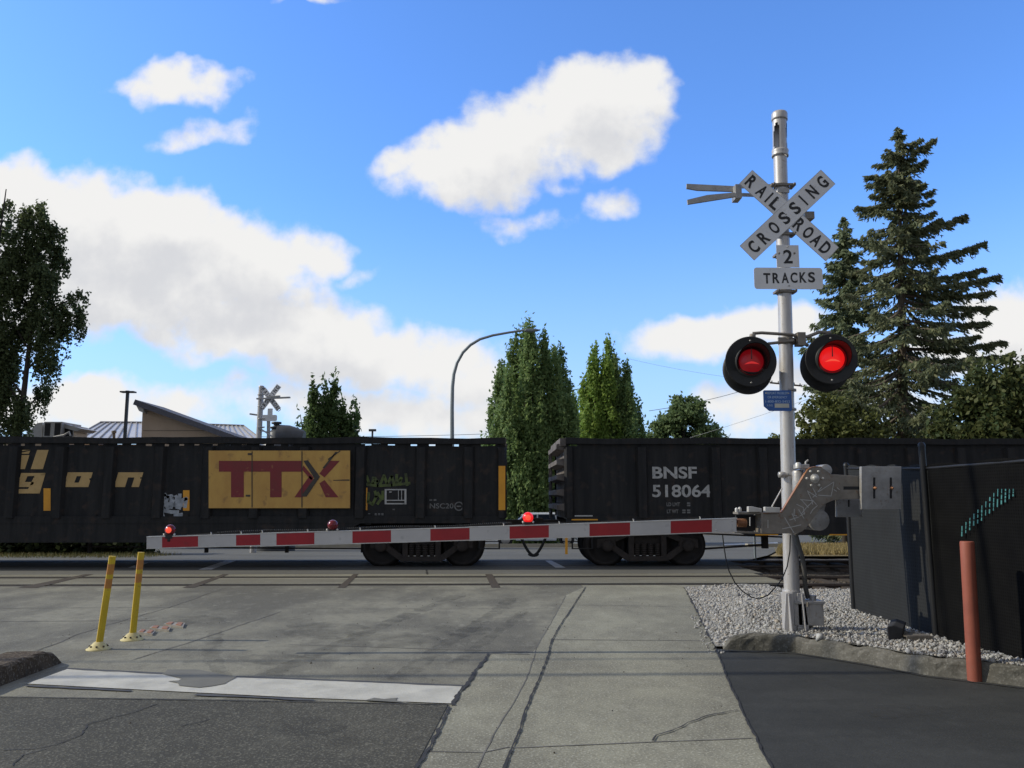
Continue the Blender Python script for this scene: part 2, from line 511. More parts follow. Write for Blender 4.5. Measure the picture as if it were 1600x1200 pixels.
def weave(m, k=55.0):
    """fine woven pattern on the fence cloth"""
    N, L = m.node_tree.nodes, m.node_tree.links
    b = N['Principled BSDF']
    geo = N.new('ShaderNodeNewGeometry')
    src = b.inputs['Base Color'].links[0].from_socket
    f = None
    for ax in ('Y', 'Z'):
        w = N.new('ShaderNodeTexWave')
        w.bands_direction = ax
        w.inputs['Scale'].default_value = k / 6.28
        w.inputs['Distortion'].default_value = .4
        L.new(geo.outputs['Position'], w.inputs['Vector'])
        if f is None:
            f = w.outputs['Fac']
        else:
            mm = N.new('ShaderNodeMath'); mm.operation = 'MULTIPLY'
            L.new(f, mm.inputs[0]); L.new(w.outputs['Fac'], mm.inputs[1])
            f = mm.outputs[0]
    x = N.new('ShaderNodeMix'); x.data_type = 'RGBA'
    L.new(f, x.inputs[0])
    L.new(src, x.inputs[6])
    x.inputs[7].default_value = (.001, .001, .001, 1)
    L.new(x.outputs[2], b.inputs['Base Color'])


weave(M['mesh_grey'])
weave(M['mesh_black'], 70)

# ------------------------------------------------------------------ object helpers
ORIGIN = {}


def tag(o, label=None, cat=None, group=None, kind=None):
    for k, v in (('label', label), ('category', cat), ('group', group), ('kind', kind)):
        if v:
            o[k] = v
    return o


def thing(name, loc, label, cat, group=None):
    o = bpy.data.objects.new(name, None)
    o.empty_display_size = .2
    o.location = Vector(loc)
    col.objects.link(o)
    ORIGIN[o.name] = Vector(loc)
    return tag(o, label, cat, group)


def children(o):
    return [c for c in bpy.data.objects if c.parent == o]


def copy_tree(o, parent=None):
    c = o.copy()
    col.objects.link(c)
    if parent:
        c.parent = parent
    for ch in children(o):
        copy_tree(ch, c)
    return c


class MB:
    """collects faces in world space and links them as one mesh object"""

    def __init__(self):
        self.v, self.f, self.mi, self.cur, self.smooth = [], [], [], 0, []
        self.pid, self.piece = [], 0
        self.sm = False

    def mat(self, i):
        self.cur = i
        return self

    def add(self, vs, fs):
        n = len(self.v)
        self.v += [Vector(p) for p in vs]
        for f in fs:
            self.f.append([n + i for i in f])
            self.mi.append(self.cur)
            self.smooth.append(self.sm)
            self.pid.append(self.piece)
        return self

    def cut(self):
        """what follows is another piece: an object of its own"""
        self.piece += 1
        return self

    def face(self, pts):
        return self.add(pts, [list(range(len(pts)))])

    def hexa(self, p):
        """8 corners: bottom ring 0-3, top ring 4-7"""
        return self.add(p, [[3, 2, 1, 0], [4, 5, 6, 7], [0, 1, 5, 4], [1, 2, 6, 5], [2, 3, 7, 6], [3, 0, 4, 7]])

    def box(self, lo, hi):
        x0, y0, z0 = lo
        x1, y1, z1 = hi
        return self.hexa([(x0, y0, z0), (x1, y0, z0), (x1, y1, z0), (x0, y1, z0), (x0, y0, z1), (x1, y0, z1), (x1, y1, z1), (x0, y1, z1)])

    def obox(self, c, ax, ay, az, sx, sy, sz):
        c = Vector(c)
        ax, ay, az = (Vector(a).normalized() for a in (ax, ay, az))
        p = []
        for k in (-1, 1):
            for i, j in ((-1, -1), (1, -1), (1, 1), (-1, 1)):
                p.append(c + ax * (i * sx / 2) + ay * (j * sy / 2) + az * (k * sz / 2))
        return self.hexa(p)

    def bar(self, a, b, w, h, up=(0, 0, 1)):
        a, b = Vector(a), Vector(b)
        d = (b - a)
        s = d.cross(Vector(up))
        if s.length < 1e-6:
            s = d.cross(Vector((1, 0, 0)))
        s.normalize()
        u = s.cross(d).normalized()
        return self.obox((a + b) / 2, d, s, u, d.length, w, h)

    def tube(self, path, r, n=12, cap=True):
        path = [Vector(p) for p in path]
        rs = r if isinstance(r, (list, tuple)) else [r] * len(path)
        rings = []
        t0 = (path[1] - path[0]).normalized()
        ref = Vector((0, 0, 1)) if abs(t0.z) < .9 else Vector((1, 0, 0))
        s = t0.cross(ref).normalized()
        for i, p in enumerate(path):
            if i == 0:
                t = path[1] - path[0]
            elif i == len(path) - 1:
                t = path[-1] - path[-2]
            else:
                t = path[i + 1] - path[i - 1]
            t.normalize()
            s = (s - t * s.dot(t)).normalized()
            u = t.cross(s)
            rings.append([p + (s * math.cos(2 * math.pi * k / n) + u * math.sin(2 * math.pi * k / n)) * rs[i] for k in range(n)])
        vs = [q for g in rings for q in g]
        fs = []
        for i in range(len(path) - 1):
            for k in range(n):
                k2 = (k + 1) % n
                fs.append([i * n + k, i * n + k2, (i + 1) * n + k2, (i + 1) * n + k])
        o = self.sm
        self.sm = True
        self.add(vs, fs)
        self.sm = o
        if cap:
            self.face(rings[0][::-1])
            self.face(rings[-1])
        return self

    def lathe(self, base, axis, prof, n=24):
        """prof: list of (distance along axis, radius)"""
        base, axis = Vector(base), Vector(axis).normalized()
        ref = Vector((0, 0, 1)) if abs(axis.z) < .9 else Vector((1, 0, 0))
        s = axis.cross(ref).normalized()
        u = axis.cross(s)
        vs, fs = [], []
        for h, r in prof:
            for k in range(n):
                a = 2 * math.pi * k / n
                vs.append(base + axis * h + (s * math.cos(a) + u * math.sin(a)) * max(r, 1e-4))
        for i in range(len(prof) - 1):
            for k in range(n):
                k2 = (k + 1) % n
                fs.append([i * n + k, i * n + k2, (i + 1) * n + k2, (i + 1) * n + k])
        o = self.sm
        self.sm = True
        self.add(vs, fs)
        self.sm = o
        return self

    def prism(self, pts, vec):
        """flat outline pts extruded along vec"""
        pts = [Vector(p) for p in pts]
        vec = Vector(vec)
        n = len(pts)
        self.add(pts + [p + vec for p in pts], [list(range(n))[::-1], [n + i for i in range(n)]] + [[i, (i + 1) % n, n + (i + 1) % n, n + i] for i in range(n)])
        return self

    def ribbon(self, pts, w, nrm, t=.002):
        """stroke of width w lying on a surface with normal nrm"""
        nrm = Vector(nrm).normalized()
        for a, b in zip(pts[:-1], pts[1:]):
            a, b = Vector(a), Vector(b)
            d = b - a
            if d.length < 1e-6:
                continue
            self.obox((a + b) / 2, d, nrm.cross(d), nrm, d.length + w * .6, w, t)
        return self

    def build(self, name, mats, parent=None, bevel=0.0, label=None, cat=None, group=None, kind=None, keep=None):
        if len(set(self.pid)) > 1:
            first = None
            for k in sorted(set(self.pid)):
                b = MB()
                used = {}
                for f, mi, s, p in zip(self.f, self.mi, self.smooth, self.pid):
                    if p != k:
                        continue
                    for i in f:
                        if i not in used:
                            used[i] = len(b.v)
                            b.v.append(self.v[i])
                    b.f.append([used[i] for i in f])
                    b.mi.append(mi)
                    b.smooth.append(s)
                    b.pid.append(0)
                o = b.build(name, mats, parent, bevel, label, cat, group, kind, keep)
                first = first or o
            return first
        me = bpy.data.meshes.new(name)
        org = Vector((0, 0, 0))
        if parent is not None:
            org = ORIGIN[parent.name]
        elif keep is not None:
            org = Vector(keep)
        me.from_pydata([tuple(p - org) for p in self.v], [], self.f)
        mats = mats if isinstance(mats, (list, tuple)) else [mats]
        for m in mats:
            me.materials.append(m)
        me.polygons.foreach_set('material_index', self.mi)
        me.polygons.foreach_set('use_smooth', self.smooth)
        bm = bmesh.new()
        bm.from_mesh(me)
        bmesh.ops.recalc_face_normals(bm, faces=bm.faces)
        bm.to_mesh(me)
        bm.free()
        me.update()
        o = bpy.data.objects.new(name, me)
        col.objects.link(o)
        if parent is not None:
            o.parent = parent
        else:
            o.location = org
        ORIGIN[o.name] = org
        if bevel:
            b = o.modifiers.new('bevel', 'BEVEL')
            b.width = bevel
            b.segments = 2
            b.limit_method = 'ANGLE'
        return tag(o, label, cat, group, kind)


def text_faces(s, bold=0.0, shear=0.0, space=1.0):
    cu = bpy.data.curves.new('t', 'FONT')
    cu.body = s
    cu.offset = bold
    cu.shear = shear
    cu.space_character = space
    cu.resolution_u = 4
    o = bpy.data.objects.new('t', cu)
    col.objects.link(o)
    dg = bpy.context.evaluated_depsgraph_get()
    me = bpy.data.meshes.new_from_object(o.evaluated_get(dg))
    vs = [v.co.copy() for v in me.vertices]
    fs = [list(p.vertices) for p in me.polygons]
    bpy.data.objects.remove(o)
    bpy.data.curves.remove(cu)
    bpy.data.meshes.remove(me)
    return vs, fs


def write(mb, s, center, right, up, w, h, bold=0.0, shear=0.0, space=1.0, lift=None):
    """letters fitted into a w x h box centred on a surface"""
    vs, fs = text_faces(s, bold, shear, space)
    x0, x1 = min(v.x for v in vs), max(v.x for v in vs)
    y0, y1 = min(v.y for v in vs), max(v.y for v in vs)
    right, up, center = Vector(right).normalized(), Vector(up).normalized(), Vector(center)
    n = right.cross(up)
    pts = [center + right * ((v.x - (x0 + x1) / 2) / (x1 - x0) * w) + up * ((v.y - (y0 + y1) / 2) / (y1 - y0) * h) for v in vs]
    mb.add(pts, fs)
    return mb


XA, YA, ZA = Vector((1, 0, 0)), Vector((0, 1, 0)), Vector((0, 0, 1))
# ------------------------------------------------------------------ ground, roads, tracks
R1A, R1B, R2A, R2B = 14.86, 16.295, 18.86, 20.295       # rails of the two tracks


def zprof(y):
    if y < 21.5:
        return 0.0
    return -0.8 * min(1.0, (y - 21.5) / 20.5)


def lerp(a, b, t):
    return a + (b - a) * t


def poly_clip_grid(name, mat, pts, z=0.0, kind='structure', profile=False, parent=None):
    mb = MB()
    mb.face([Vector((p[0], p[1], z)) for p in pts])
    return mb.build(name, mat, parent, kind=kind)


def extend(a, b, y):
    """continue the line a->b to the distance y"""
    t = (y - a.y) / (b.y - a.y)
    return a + (b - a) * t


# base ground to the horizon
mb = MB()
ys = [-400, -60, 0, 21.5, 24, 28, 32, 36, 42, 60, 120, 400, 3000]
xs = [-3000, -400, -60, 0, 60, 400, 3000]
grid = [[Vector((x, y, zprof(y) - .16)) for x in xs] for y in ys]
for j in range(len(ys) - 1):
    for i in range(len(xs) - 1):
        mb.face([grid[j][i], grid[j][i + 1], grid[j + 1][i + 1], grid[j + 1][i]])
mb.build('ground', M['soil'], kind='structure')

edge_r = [G(1070, 920), G(1115, 1006), G(1140, 1070), G(1205, 1200)]         # right side of the pavement
edge_r.append(extend(edge_r[2], edge_r[3], -8))
gut = [G(912, 918), G(884, 930), G(838, 1012), G(832, 1020), G(764, 1021), G(704, 1101), G(650, 1200)]
gut.append(extend(gut[5], gut[6], -8))
curb_front = [G(1131, 1015), G(1180, 1016), G(1243, 1020), G(1300, 1029), G(1350, 1037), G(1450, 1056), G(1513, 1063), G(1600, 1074)]
d_ = (curb_front[-1] - curb_front[-3]).normalized()
curb_front.append(curb_front[-1] + d_ * 3.0)
YN = R1A - .16

# carriageway of concrete
poly_clip_grid('road', M['concrete'], [(-45, -8), (gut[-1].x, -8)] + [(p.x, p.y) for p in gut[-2::-1]] + [(G(912, 918).x, YN), (-45, YN)], 0.0)
poly_clip_grid('sidewalk', M['walk'], [(p.x, p.y) for p in gut[::-1]] + [(gut[0].x, YN), (edge_r[0].x, YN)] + [(p.x, p.y) for p in edge_r], 0.001)
# asphalt approach
a0, a1 = G(0, 1089), G(700, 1101)
aL = a0 + (a0 - a1) * 2.2
asp = [aL, a0, G(350, 1094), a1 + Vector((0, 0, 0)), G(648, 1200)]
asp.append(extend(asp[3], asp[4], -8))
poly_clip_grid('approach_road', M['asphalt'], [(p.x, p.y) for p in asp] + [(aL.x, -8)], 0.005)
# car park on the right
lot = [edge_r[-1], edge_r[-2], edge_r[-3], G(1118, 1014)] + curb_front
poly_clip_grid('car_park', M['lot'], [(p.x, p.y) for p in lot] + [(25, curb_front[-1].y), (25, -8)], 0.003)

# paved strips between the rails
XR1, XR2 = G(1212, 906).x, 5.6
for nm, y0, y1, xr, mt in (
        ('crossing_panel', R1A + .17, R1B - .17, XR1, 'panel'),
        ('crossing_panel', R1B + .15, R1B + .62, XR1, 'panel'),
        ('crossing_panel', R1B + .64, R2A - .04, XR1 + .2, 'far_road'),
        ('crossing_panel', R2A + .105, R2B - .105, XR2, 'far_road')):
    mb = MB()
    mb.box((-45, y0, -.12), (xr, y1, 0.0))
    mb.build(nm, M[mt], kind='structure')
mb = MB()
for y in (R1A, R1B):
    mb.cut().box((-45, y - .14, -.12), (XR1, y - .045, -.006))
    mb.cut().box((-45, y + .10, -.12), (XR1, y + .15, -.006))
mb.build('rail_filler', M['filler'], kind='structure')
mb = MB()
mb.box((edge_r[0].x + .01, YN - .42, -.12), (G(1200, 918).x, YN, -.002))
mb.build('crossing_panel', M['panel'], kind='structure')

# far carriageway, falling away behind the tracks
mb = MB()
lft = [(-16, 20.34), (-16, 23), (-16, 30), (-16, 36), (-40, 39), (-60, 42), (-60, 52)]
rgt = [(6.1, 20.34), (7.5, 23), (10.2, 30), (12.8, 36), (30, 39), (60, 42), (60, 52)]
for i in range(len(lft) - 1):
    q = [lft[i], rgt[i], rgt[i + 1], lft[i + 1]]
    mb.face([Vector((x, y, zprof(y) + .0)) for x, y in q])
mb.build('far_road', M['far_road'], kind='structure')
mb = MB()
for i, (ya, yb) in enumerate(((34.7, 35.1),)):
    for xa, xb in ((-60, 3.6), (10.5, 60)):
        mb.hexa([(xa, ya, zprof(ya) - .1), (xb, ya, zprof(ya) - .1), (xb, yb, zprof(yb) - .1), (xa, yb, zprof(yb) - .1), (xa, ya, zprof(ya) + .14), (xb, ya, zprof(ya) + .14), (xb, yb, zprof(yb) + .14), (xa, yb, zprof(yb) + .14)])
mb.build('far_kerb', M['kerb_far'], kind='structure')


def on_ground(p, up=.004):
    d = ray(*p)
    t = (0 - EYE.z) / d.z
    for _ in range(12):
        q = EYE + d * t
        t = (zprof(q.y) + up - EYE.z) / d.z
    return EYE + d * t


def strip(pts, w, z, jag=0.0, sub=.12, wv=.3):
    """irregular narrow band along picture-traced ground points"""
    P = [on_ground(p, z) for p in pts]
    out = [P[0]]
    for a, b in zip(P[:-1], P[1:]):
        n = max(1, int((b - a).length / sub))
        for k in range(1, n + 1):
            out.append(a.lerp(b, k / n))
    L, R, wk = [], [], 0.0
    for i, p in enumerate(out):
        t = out[min(i + 1, len(out) - 1)] - out[max(i - 1, 0)]
        s = Vector((t.y, -t.x, 0)).normalized()
        wk = wk * .72 + random.uniform(-jag, jag) * .8
        c = p + s * wk
        hw = w / 2 * random.uniform(1 - wv, 1 + wv)
        L.append(c - s * hw)
        R.append(c + s * hw)
    m = MB()
    for i in range(len(out) - 1):
        m.face([L[i], R[i], R[i + 1], L[i + 1]])
    return m


joints = [
    ([(263, 949), (500, 951), (882, 951)], .012, .004), ([(0, 971), (245, 969)], .02, .004), ([(450, 1007), (620, 1012), (828, 1018)], .014, .006),
    ([(50, 1020), (109, 996), (150, 981), (263, 949), (353, 918)], .014, .02), ([(210, 1030), (300, 1002), (440, 955)], .014, .01),
    ([(884, 930), (838, 1012), (822, 1060), (784, 1125), (745, 1200)], .008, .006),
    ([(902, 945), (1080, 948)], .016, .003), ([(859, 999), (1106, 1001)], .018, .003), ([(800, 1168), (1000, 1160), (1175, 1153)], .013, .003),
    ([(666, 1174), (755, 1176), (797, 1167)], .013, .008), ([(764, 1021), (828, 1022)], .02, .01), ([(0, 925), (900, 921)], .012, .003),
    ([(-300, 951), (263, 949)], .018, .004),
]
mb_all = MB()
for pts, w, j in joints:
    m = strip(pts, w, .004, j)
    mb_all.add(m.v, m.f)
mb_all.build('joint_line', M['joint'], kind='structure')
cracks = [
    ([(915, 917), (893, 950), (870, 985), (862, 1002), (853, 1035), (835, 1075), (820, 1110), (812, 1140), (800, 1170), (788, 1200)], .015, .004),
    ([(1019, 1157), (1025, 1148), (1050, 1142), (1069, 1135), (1078, 1129), (1109, 1117), (1153, 1109)], .011, .010),
    ([(764, 1021), (745, 1045), (725, 1072), (706, 1101)], .03, .012), ([(702, 1104), (680, 1150), (650, 1200)], .02, .010),
    ([(6, 1171), (56, 1168), (88, 1163), (125, 1148), (137, 1132), (175, 1121), (200, 1115), (250, 1099)], .008, .016),
    ([(22, 1196), (41, 1179), (72, 1170)], .008, .018), ([(281, 1135), (328, 1124)], .008, .02),
    ([(666, 890), (667, 897)], .03, .006), ([(1118, 1012), (1140, 1068), (1204, 1200)], .014, .006),
    ([(1125, 1016), (1243, 1021), (1350, 1038), (1450, 1057), (1600, 1075)], .02, .006),
    ([(1072, 921), (1115, 1006)], .03, .01), ([(0, 1089), (350, 1094), (700, 1101)], .012, .006),
    ([(1070, 919), (1195, 921)], .03, .004),
]
mb_all = MB()
for pts, w, j in cracks:
    m = strip(pts, w, .009, j, .05, .5)
    mb_all.add(m.v, m.f)
mb_all.build('crack', M['seam'], kind='structure')

# stop line with its grey repair and dark sealed edges
mb = MB()
mb.face([on_ground(p, .006) for p in ((42, 1068), (106, 1045), (250, 1052), (368, 1058), (722, 1072), (706, 1099), (450, 1089), (250, 1079))])
mb.build('stop_line', M['stopline'], kind='structure')
mb = MB()
mb.face([on_ground(p, .010) for p in ((254, 1053), (268, 1056), (284, 1060), (279, 1063), (262, 1064), (278, 1067), (280, 1071), (298, 1073), (312, 1074), (330, 1072), (352, 1068), (356, 1065), (370, 1058), (310, 1046), (262, 1046))])
mb.face([on_ground(p, .010) for p in ((570, 1094), (585, 1090), (600, 1092), (622, 1090), (618, 1094), (640, 1098))])
mb.build('road_patch', M['patch'], kind='structure')
mb_all = MB()
for pts, w in (([(104, 1044), (256, 1052)], .05), ([(368, 1057), (560, 1064), (726, 1071)], .045), ([(40, 1071), (205, 1079)], .05), ([(305, 1085), (400, 1089), (490, 1094)], .05)):
    m = strip(pts, w, .008, .008, .1)
    mb_all.add(m.v, m.f)
mb_all.build('sealed_edge', M['seal'], kind='structure')
mb_all = MB()
for pts, w in (([(338, 985), (333, 1000), (331, 1027), (338, 1042), (352, 1057)], .16), ([(420, 1055), (520, 1010), (640, 960), (720, 930)], .22), ([(620, 1062), (690, 1010), (770, 960), (800, 935)], .20), ([(700, 1045), (760, 1000), (820, 955)], .14)):
    m = strip(pts, w, .0025, .012, .10, .3)
    mb_all.add(m.v, m.f)
mb_all.build('tyre_mark', M['tyre_mark'], kind='structure')
mb_all = MB()
for px, py, rx, ry in ((505, 985, 70, 14), (300, 968, 60, 7), (600, 1000, 90, 12), (720, 985, 50, 10), (430, 1030, 60, 9), (470, 1135, 70, 16), (560, 1160, 50, 10), (1400, 1110, 80, 12)):
    n = 26
    mb_all.face([on_ground((px + rx * math.cos(6.283 * k / n) * random.uniform(.75, 1.15), py + ry * math.sin(6.283 * k / n) * random.uniform(.75, 1.15)), .0065) for k in range(n)])
mb_all.build('oil_stain', M['oil'], kind='structure')
# filler bars between the crossing panels
mb = MB()
for q in (((28, 918), (58, 918), (146, 897), (134, 897)), ((285, 918), (304, 918), (358, 897), (349, 897)), ((527, 918), (540, 918), (560, 897), (552, 897)), ((768, 918), (782, 918), (769, 897), (758, 897))):
    mb.face([on_ground(p, .005) for p in q])
mb.build('panel_filler', M['tie'], kind='structure')
mb = MB()
for q in (((310, 890), (330, 890), (369, 876), (352, 876)), ((852, 876), (862, 876), (884, 887), (868, 887)), ((200, 887), (212, 887), (232, 879), (222, 879)), ((1130, 850), (1215, 847), (1215, 849), (1130, 852))):
    mb.face([on_ground(p, .006) for p in q])
mb.build('lane_line', M['line_w'], kind='structure')

# ballast and dry grass beside the crossing
mb = MB()
NX, NY = 60, 24
for j in range(NY):
    for i in range(NX):
        c = []
        for a, b in ((0, 0), (1, 0), (1, 1), (0, 1)):
            x = 4.7 + (i + a) / NX * 30
            y = 13.4 + (j + b) / NY * 9.8
            c.append(Vector((x, y, -.10 + .035 * math.sin(x * 9.1 + y * 5) * math.sin(y * 8.3 - x * 3.0) + min(0, zprof(y)))))
        mb.face(c)
mb.build('ballast', M['ballast'], kind='structure')
mb = MB()
mb.face([Vector((x, y, zprof(y) - .03)) for x, y in ((7.6, 23.2), (40, 23.2), (40, 30), (10.25, 30))])
mb.face([Vector((x, y, zprof(y) - .03)) for x, y in ((10.25, 30), (40, 30), (40, 36), (12.85, 36))])
mb.build('dry_field', M['dry'], kind='structure')


def blades(name, mat, region, n, h, w, kind='stuff', zoff=0.0):
    vs, fs = np.zeros((n * 3, 3)), []
    x0, x1, y0, y1 = region
    X = RNG.uniform(x0, x1, n); Y = RNG.uniform(y0, y1, n)
    X = np.maximum(X, np.where(Y > 20, x0 + np.maximum(0, Y - 23) * .37, x0) + RNG.uniform(0, .5, n)) if name == 'dry_grass' else X
    a = RNG.uniform(0, 2 * np.pi, n); H = RNG.uniform(.4, 1, n) * h
    Z = np.array([zprof(y) for y in Y]) + zoff
    dx, dy = np.cos(a) * w, np.sin(a) * w
    lx, ly = RNG.normal(0, .25, n) * H, RNG.normal(0, .25, n) * H
    vs[0::3] = np.stack([X - dx, Y - dy, Z], 1)
    vs[1::3] = np.stack([X + dx, Y + dy, Z], 1)
    vs[2::3] = np.stack([X + lx, Y + ly, Z + H], 1)
    return fast_mesh(name, vs, 3, mat)


def fast_mesh(name, vs, k, mats, parent=None, mi=None, origin=None):
    """mesh of separate k-cornered faces from an array of corners"""
    org = np.array(ORIGIN[parent.name]) if parent is not None else np.zeros(3)
    vs = np.asarray(vs, dtype=np.float64) - org
    nf = len(vs) // k
    me = bpy.data.meshes.new(name)
    me.vertices.add(len(vs))
    me.vertices.foreach_set('co', vs.astype(np.float32).ravel())
    me.loops.add(nf * k)
    me.loops.foreach_set('vertex_index', np.arange(nf * k, dtype=np.int32))
    me.polygons.add(nf)
    me.polygons.foreach_set('loop_start', np.arange(0, nf * k, k, dtype=np.int32))
    me.polygons.foreach_set('loop_total', np.full(nf, k, dtype=np.int32))
    for m in (mats if isinstance(mats, (list, tuple)) else [mats]):
        me.materials.append(m)
    me.update(calc_edges=True)
    o = bpy.data.objects.new(name, me)
    col.objects.link(o)
    if parent is not None:
        o.parent = parent
    ORIGIN[o.name] = Vector(org)
    return o


M['straw'] = leaf_mat('straw', (.36, .285, .13), (.26, .20, .085), .3)
M['weed'] = leaf_mat('weed', (.10, .12, .04), (.20, .16, .07), .3)
tag(blades('dry_grass', M['straw'], (7.7, 22, 23.2, 34), 26000, .26, .02), kind='stuff')
tag(blades('weeds', M['weed'], (-19, -9, 22.2, 24.5), 9000, .28, .02, zoff=-.15), kind='stuff')

# gravel bed behind the kerb
ex0, ex1 = edge_r[0], edge_r[1]


def side_x(y):
    """pavement edge at distance y"""
    t = (y - ex0.y) / (ex1.y - ex0.y)
    return ex0.x + (ex1.x - ex0.x) * t


def curb_y(x):
    P = curb_front
    if x <= P[0].x:
        return P[0].y
    for a, b in zip(P[:-1], P[1:]):
        if a.x <= x <= b.x:
            return lerp(a.y, b.y, (x - a.x) / (b.x - a.x))
    return P[-1].y


def gravel_h(x, y):
    e = max(0.0, x - side_x(y))
    s = min(1.0, e / .8)
    h = .150 * s * s * (3 - 2 * s)
    f = min(1.0, max(0.0, (13.9 - y) / 3.2))
    h = h * (.25 + .75 * f) + .006
    if y > 13.3 and x > 4.6:
        h -= .12 * min(1, (y - 13.3) / .8)
    return h


mb = MB()
NX, NY = 70, 90
X0, X1, Y0, Y1 = 1.9, 9.5, 4.0, 14.35
cells = {}
for j in range(NY + 1):
    for i in range(NX + 1):
        x, y = lerp(X0, X1, i / NX), lerp(Y0, Y1, j / NY)
        x = max(x, side_x(y) + .0)
        y2 = max(y, curb_y(x) + .09)
        cells[i, j] = Vector((x, y2, gravel_h(x, y2) + .012 * math.sin(x * 13 + y2 * 7) * math.sin(y2 * 11 - x * 5)))
for j in range(NY):
    for i in range(NX):
        q = [cells[i, j], cells[i + 1, j], cells[i + 1, j + 1], cells[i, j + 1]]
        if (q[2] - q[0]).cross(q[3] - q[1]).length > 1e-5:
            mb.face(q)
mb.build('gravel_bed', M['gravel'], kind='structure')


def stones(name, n, reg, size, hfun, keep, mat):
    """many small angular stones in one mesh"""
    base = np.array([(1, 0, 0), (-1, 0, 0), (0, 1, 0), (0, -1, 0), (0, 0, 1), (0, 0, -1)], float)
    tri = np.array([(0, 2, 4), (2, 1, 4), (1, 3, 4), (3, 0, 4), (2, 0, 5), (1, 2, 5), (3, 1, 5), (0, 3, 5)])
    V, F = [], []
    cnt = 0
    tries = 0
    while cnt < n and tries < n * 6:
        tries += 1
        x, y = random.uniform(reg[0], reg[1]), random.uniform(reg[2], reg[3])
        if not keep(x, y):
            continue
        s = size * random.lognormvariate(0, .35)
        rot = np.array(Matrix.Rotation(random.uniform(0, 6.28), 3, Vector((random.gauss(0, 1), random.gauss(0, 1), random.gauss(0, 1)))))
        sh = np.array([random.uniform(.7, 1.3), random.uniform(.6, 1.1), random.uniform(.5, .9)])
        v = (base * sh * s * RNG.uniform(.75, 1.25, (6, 1))) @ rot.T + np.array([x, y, hfun(x, y) + s * .25])
        V.append(v)
        F.append(tri + cnt * 6)
        cnt += 1
    V, F = np.concatenate(V), np.concatenate(F)
    me = bpy.data.meshes.new(name)
    me.vertices.add(len(V)); me.vertices.foreach_set('co', V.astype(np.float32).ravel())
    nf = len(F)
    me.loops.add(nf * 3); me.loops.foreach_set('vertex_index', F.astype(np.int32).ravel())
    me.polygons.add(nf)
    me.polygons.foreach_set('loop_start', np.arange(0, nf * 3, 3, dtype=np.int32))
    me.polygons.foreach_set('loop_total', np.full(nf, 3, dtype=np.int32))
    me.materials.append(mat)
    me.update(calc_edges=True)
    o = bpy.data.objects.new(name, me)
    col.objects.link(o)
    return tag(o, kind='stuff')


stones('gravel', 34000, (1.9, 6.6, 5.6, 14.2), .0145, gravel_h, lambda x, y: x > side_x(y) + .02 and y > curb_y(x) + .10, M['stone'])
stones('loose_gravel', 240, (1.5, 2.6, 8.3, 13.0), .012, lambda x, y: .002, lambda x, y: abs(x - side_x(y)) < .12, M['stone'])
stones('road_grit', 260, (-5, 2.9, 3.6, 13), .0045, lambda x, y: .003, lambda x, y: x < side_x(y) - .05, M['tie'])
M['ballast_stone'] = mk('ballast_stone', (.10, .085, .07), (.05, .044, .038), scale=30, rough=.95)
stones('track_ballast', 6000, (4.9, 9.5, 13.6, 17.2), .03, lambda x, y: -.10, lambda x, y: True, M['ballast_stone'])


# kerbs
def kerb(name, path, w, h, mat, label, inward, rough=.006, nose=True, chips=()):
    P = [path[0].copy()]
    for a, b in zip(path[:-1], path[1:]):
        n = max(1, int((b - a).length / .06))
        for k in range(1, n + 1):
            P.append(a.lerp(b, k / n))
    rings = []
    tot = len(P) - 1
    for i, p in enumerate(P):
        t = P[min(i + 1, tot)] - P[max(i - 1, 0)]
        s = Vector((-t.y, t.x, 0)).normalized() * inward
        k = min(1.0, (i * .06) / .35) if nose else 1
        k = math.sqrt(max(0.0, 1 - (1 - k) ** 2)) * .9 + .1
        hh = h * k
        for cpos, cw, cd in chips:
            hh -= cd * math.exp(-((i / tot - cpos) / cw) ** 2)
        r = lambda a=rough: random.uniform(-a, a)
        prof = [(0, -.03), (.012 + r(.005), hh * .35), (.02 + r(.008), hh * .72), (.030 + r(), hh - .016 + r(.006)), (.055 + r(), hh + r(.005)), (w * .7, hh + r(.006)), (w, hh + r(.005)), (w + .01, -.03)]
        rings.append([p + s * (a * (.55 + .45 * k)) + ZA * z for a, z in prof])
    m = MB()
    m.sm = False
    n = len(rings[0])
    for i in range(tot):
        for k in range(n - 1):
            m.face([rings[i][k], rings[i + 1][k], rings[i + 1][k + 1], rings[i][k + 1]])
    m.face(rings[0])
    m.face(rings[-1])
    o = m.build(name, mat, keep=path[0])
    return tag(o, label, 'kerb')


kerb('concrete_kerb', curb_front, .12, .155, M['curb'], 'weathered grey concrete kerb with chipped top between gravel and dark car park', 1, .006, True, ((.14, .012, .02), (.22, .012, .035), (.30, .02, .02), (.36, .008, .02)))
mA, mB = G(97, 1036), G(0, 1073)
kerb('median_kerb', [mA, mA.lerp(mB, .5), mB, mB + (mB - mA) * 2.5], .34, .15, M['curb_brown'], 'brown stained kerb nose of the median at the left edge of the road', -1, .010)

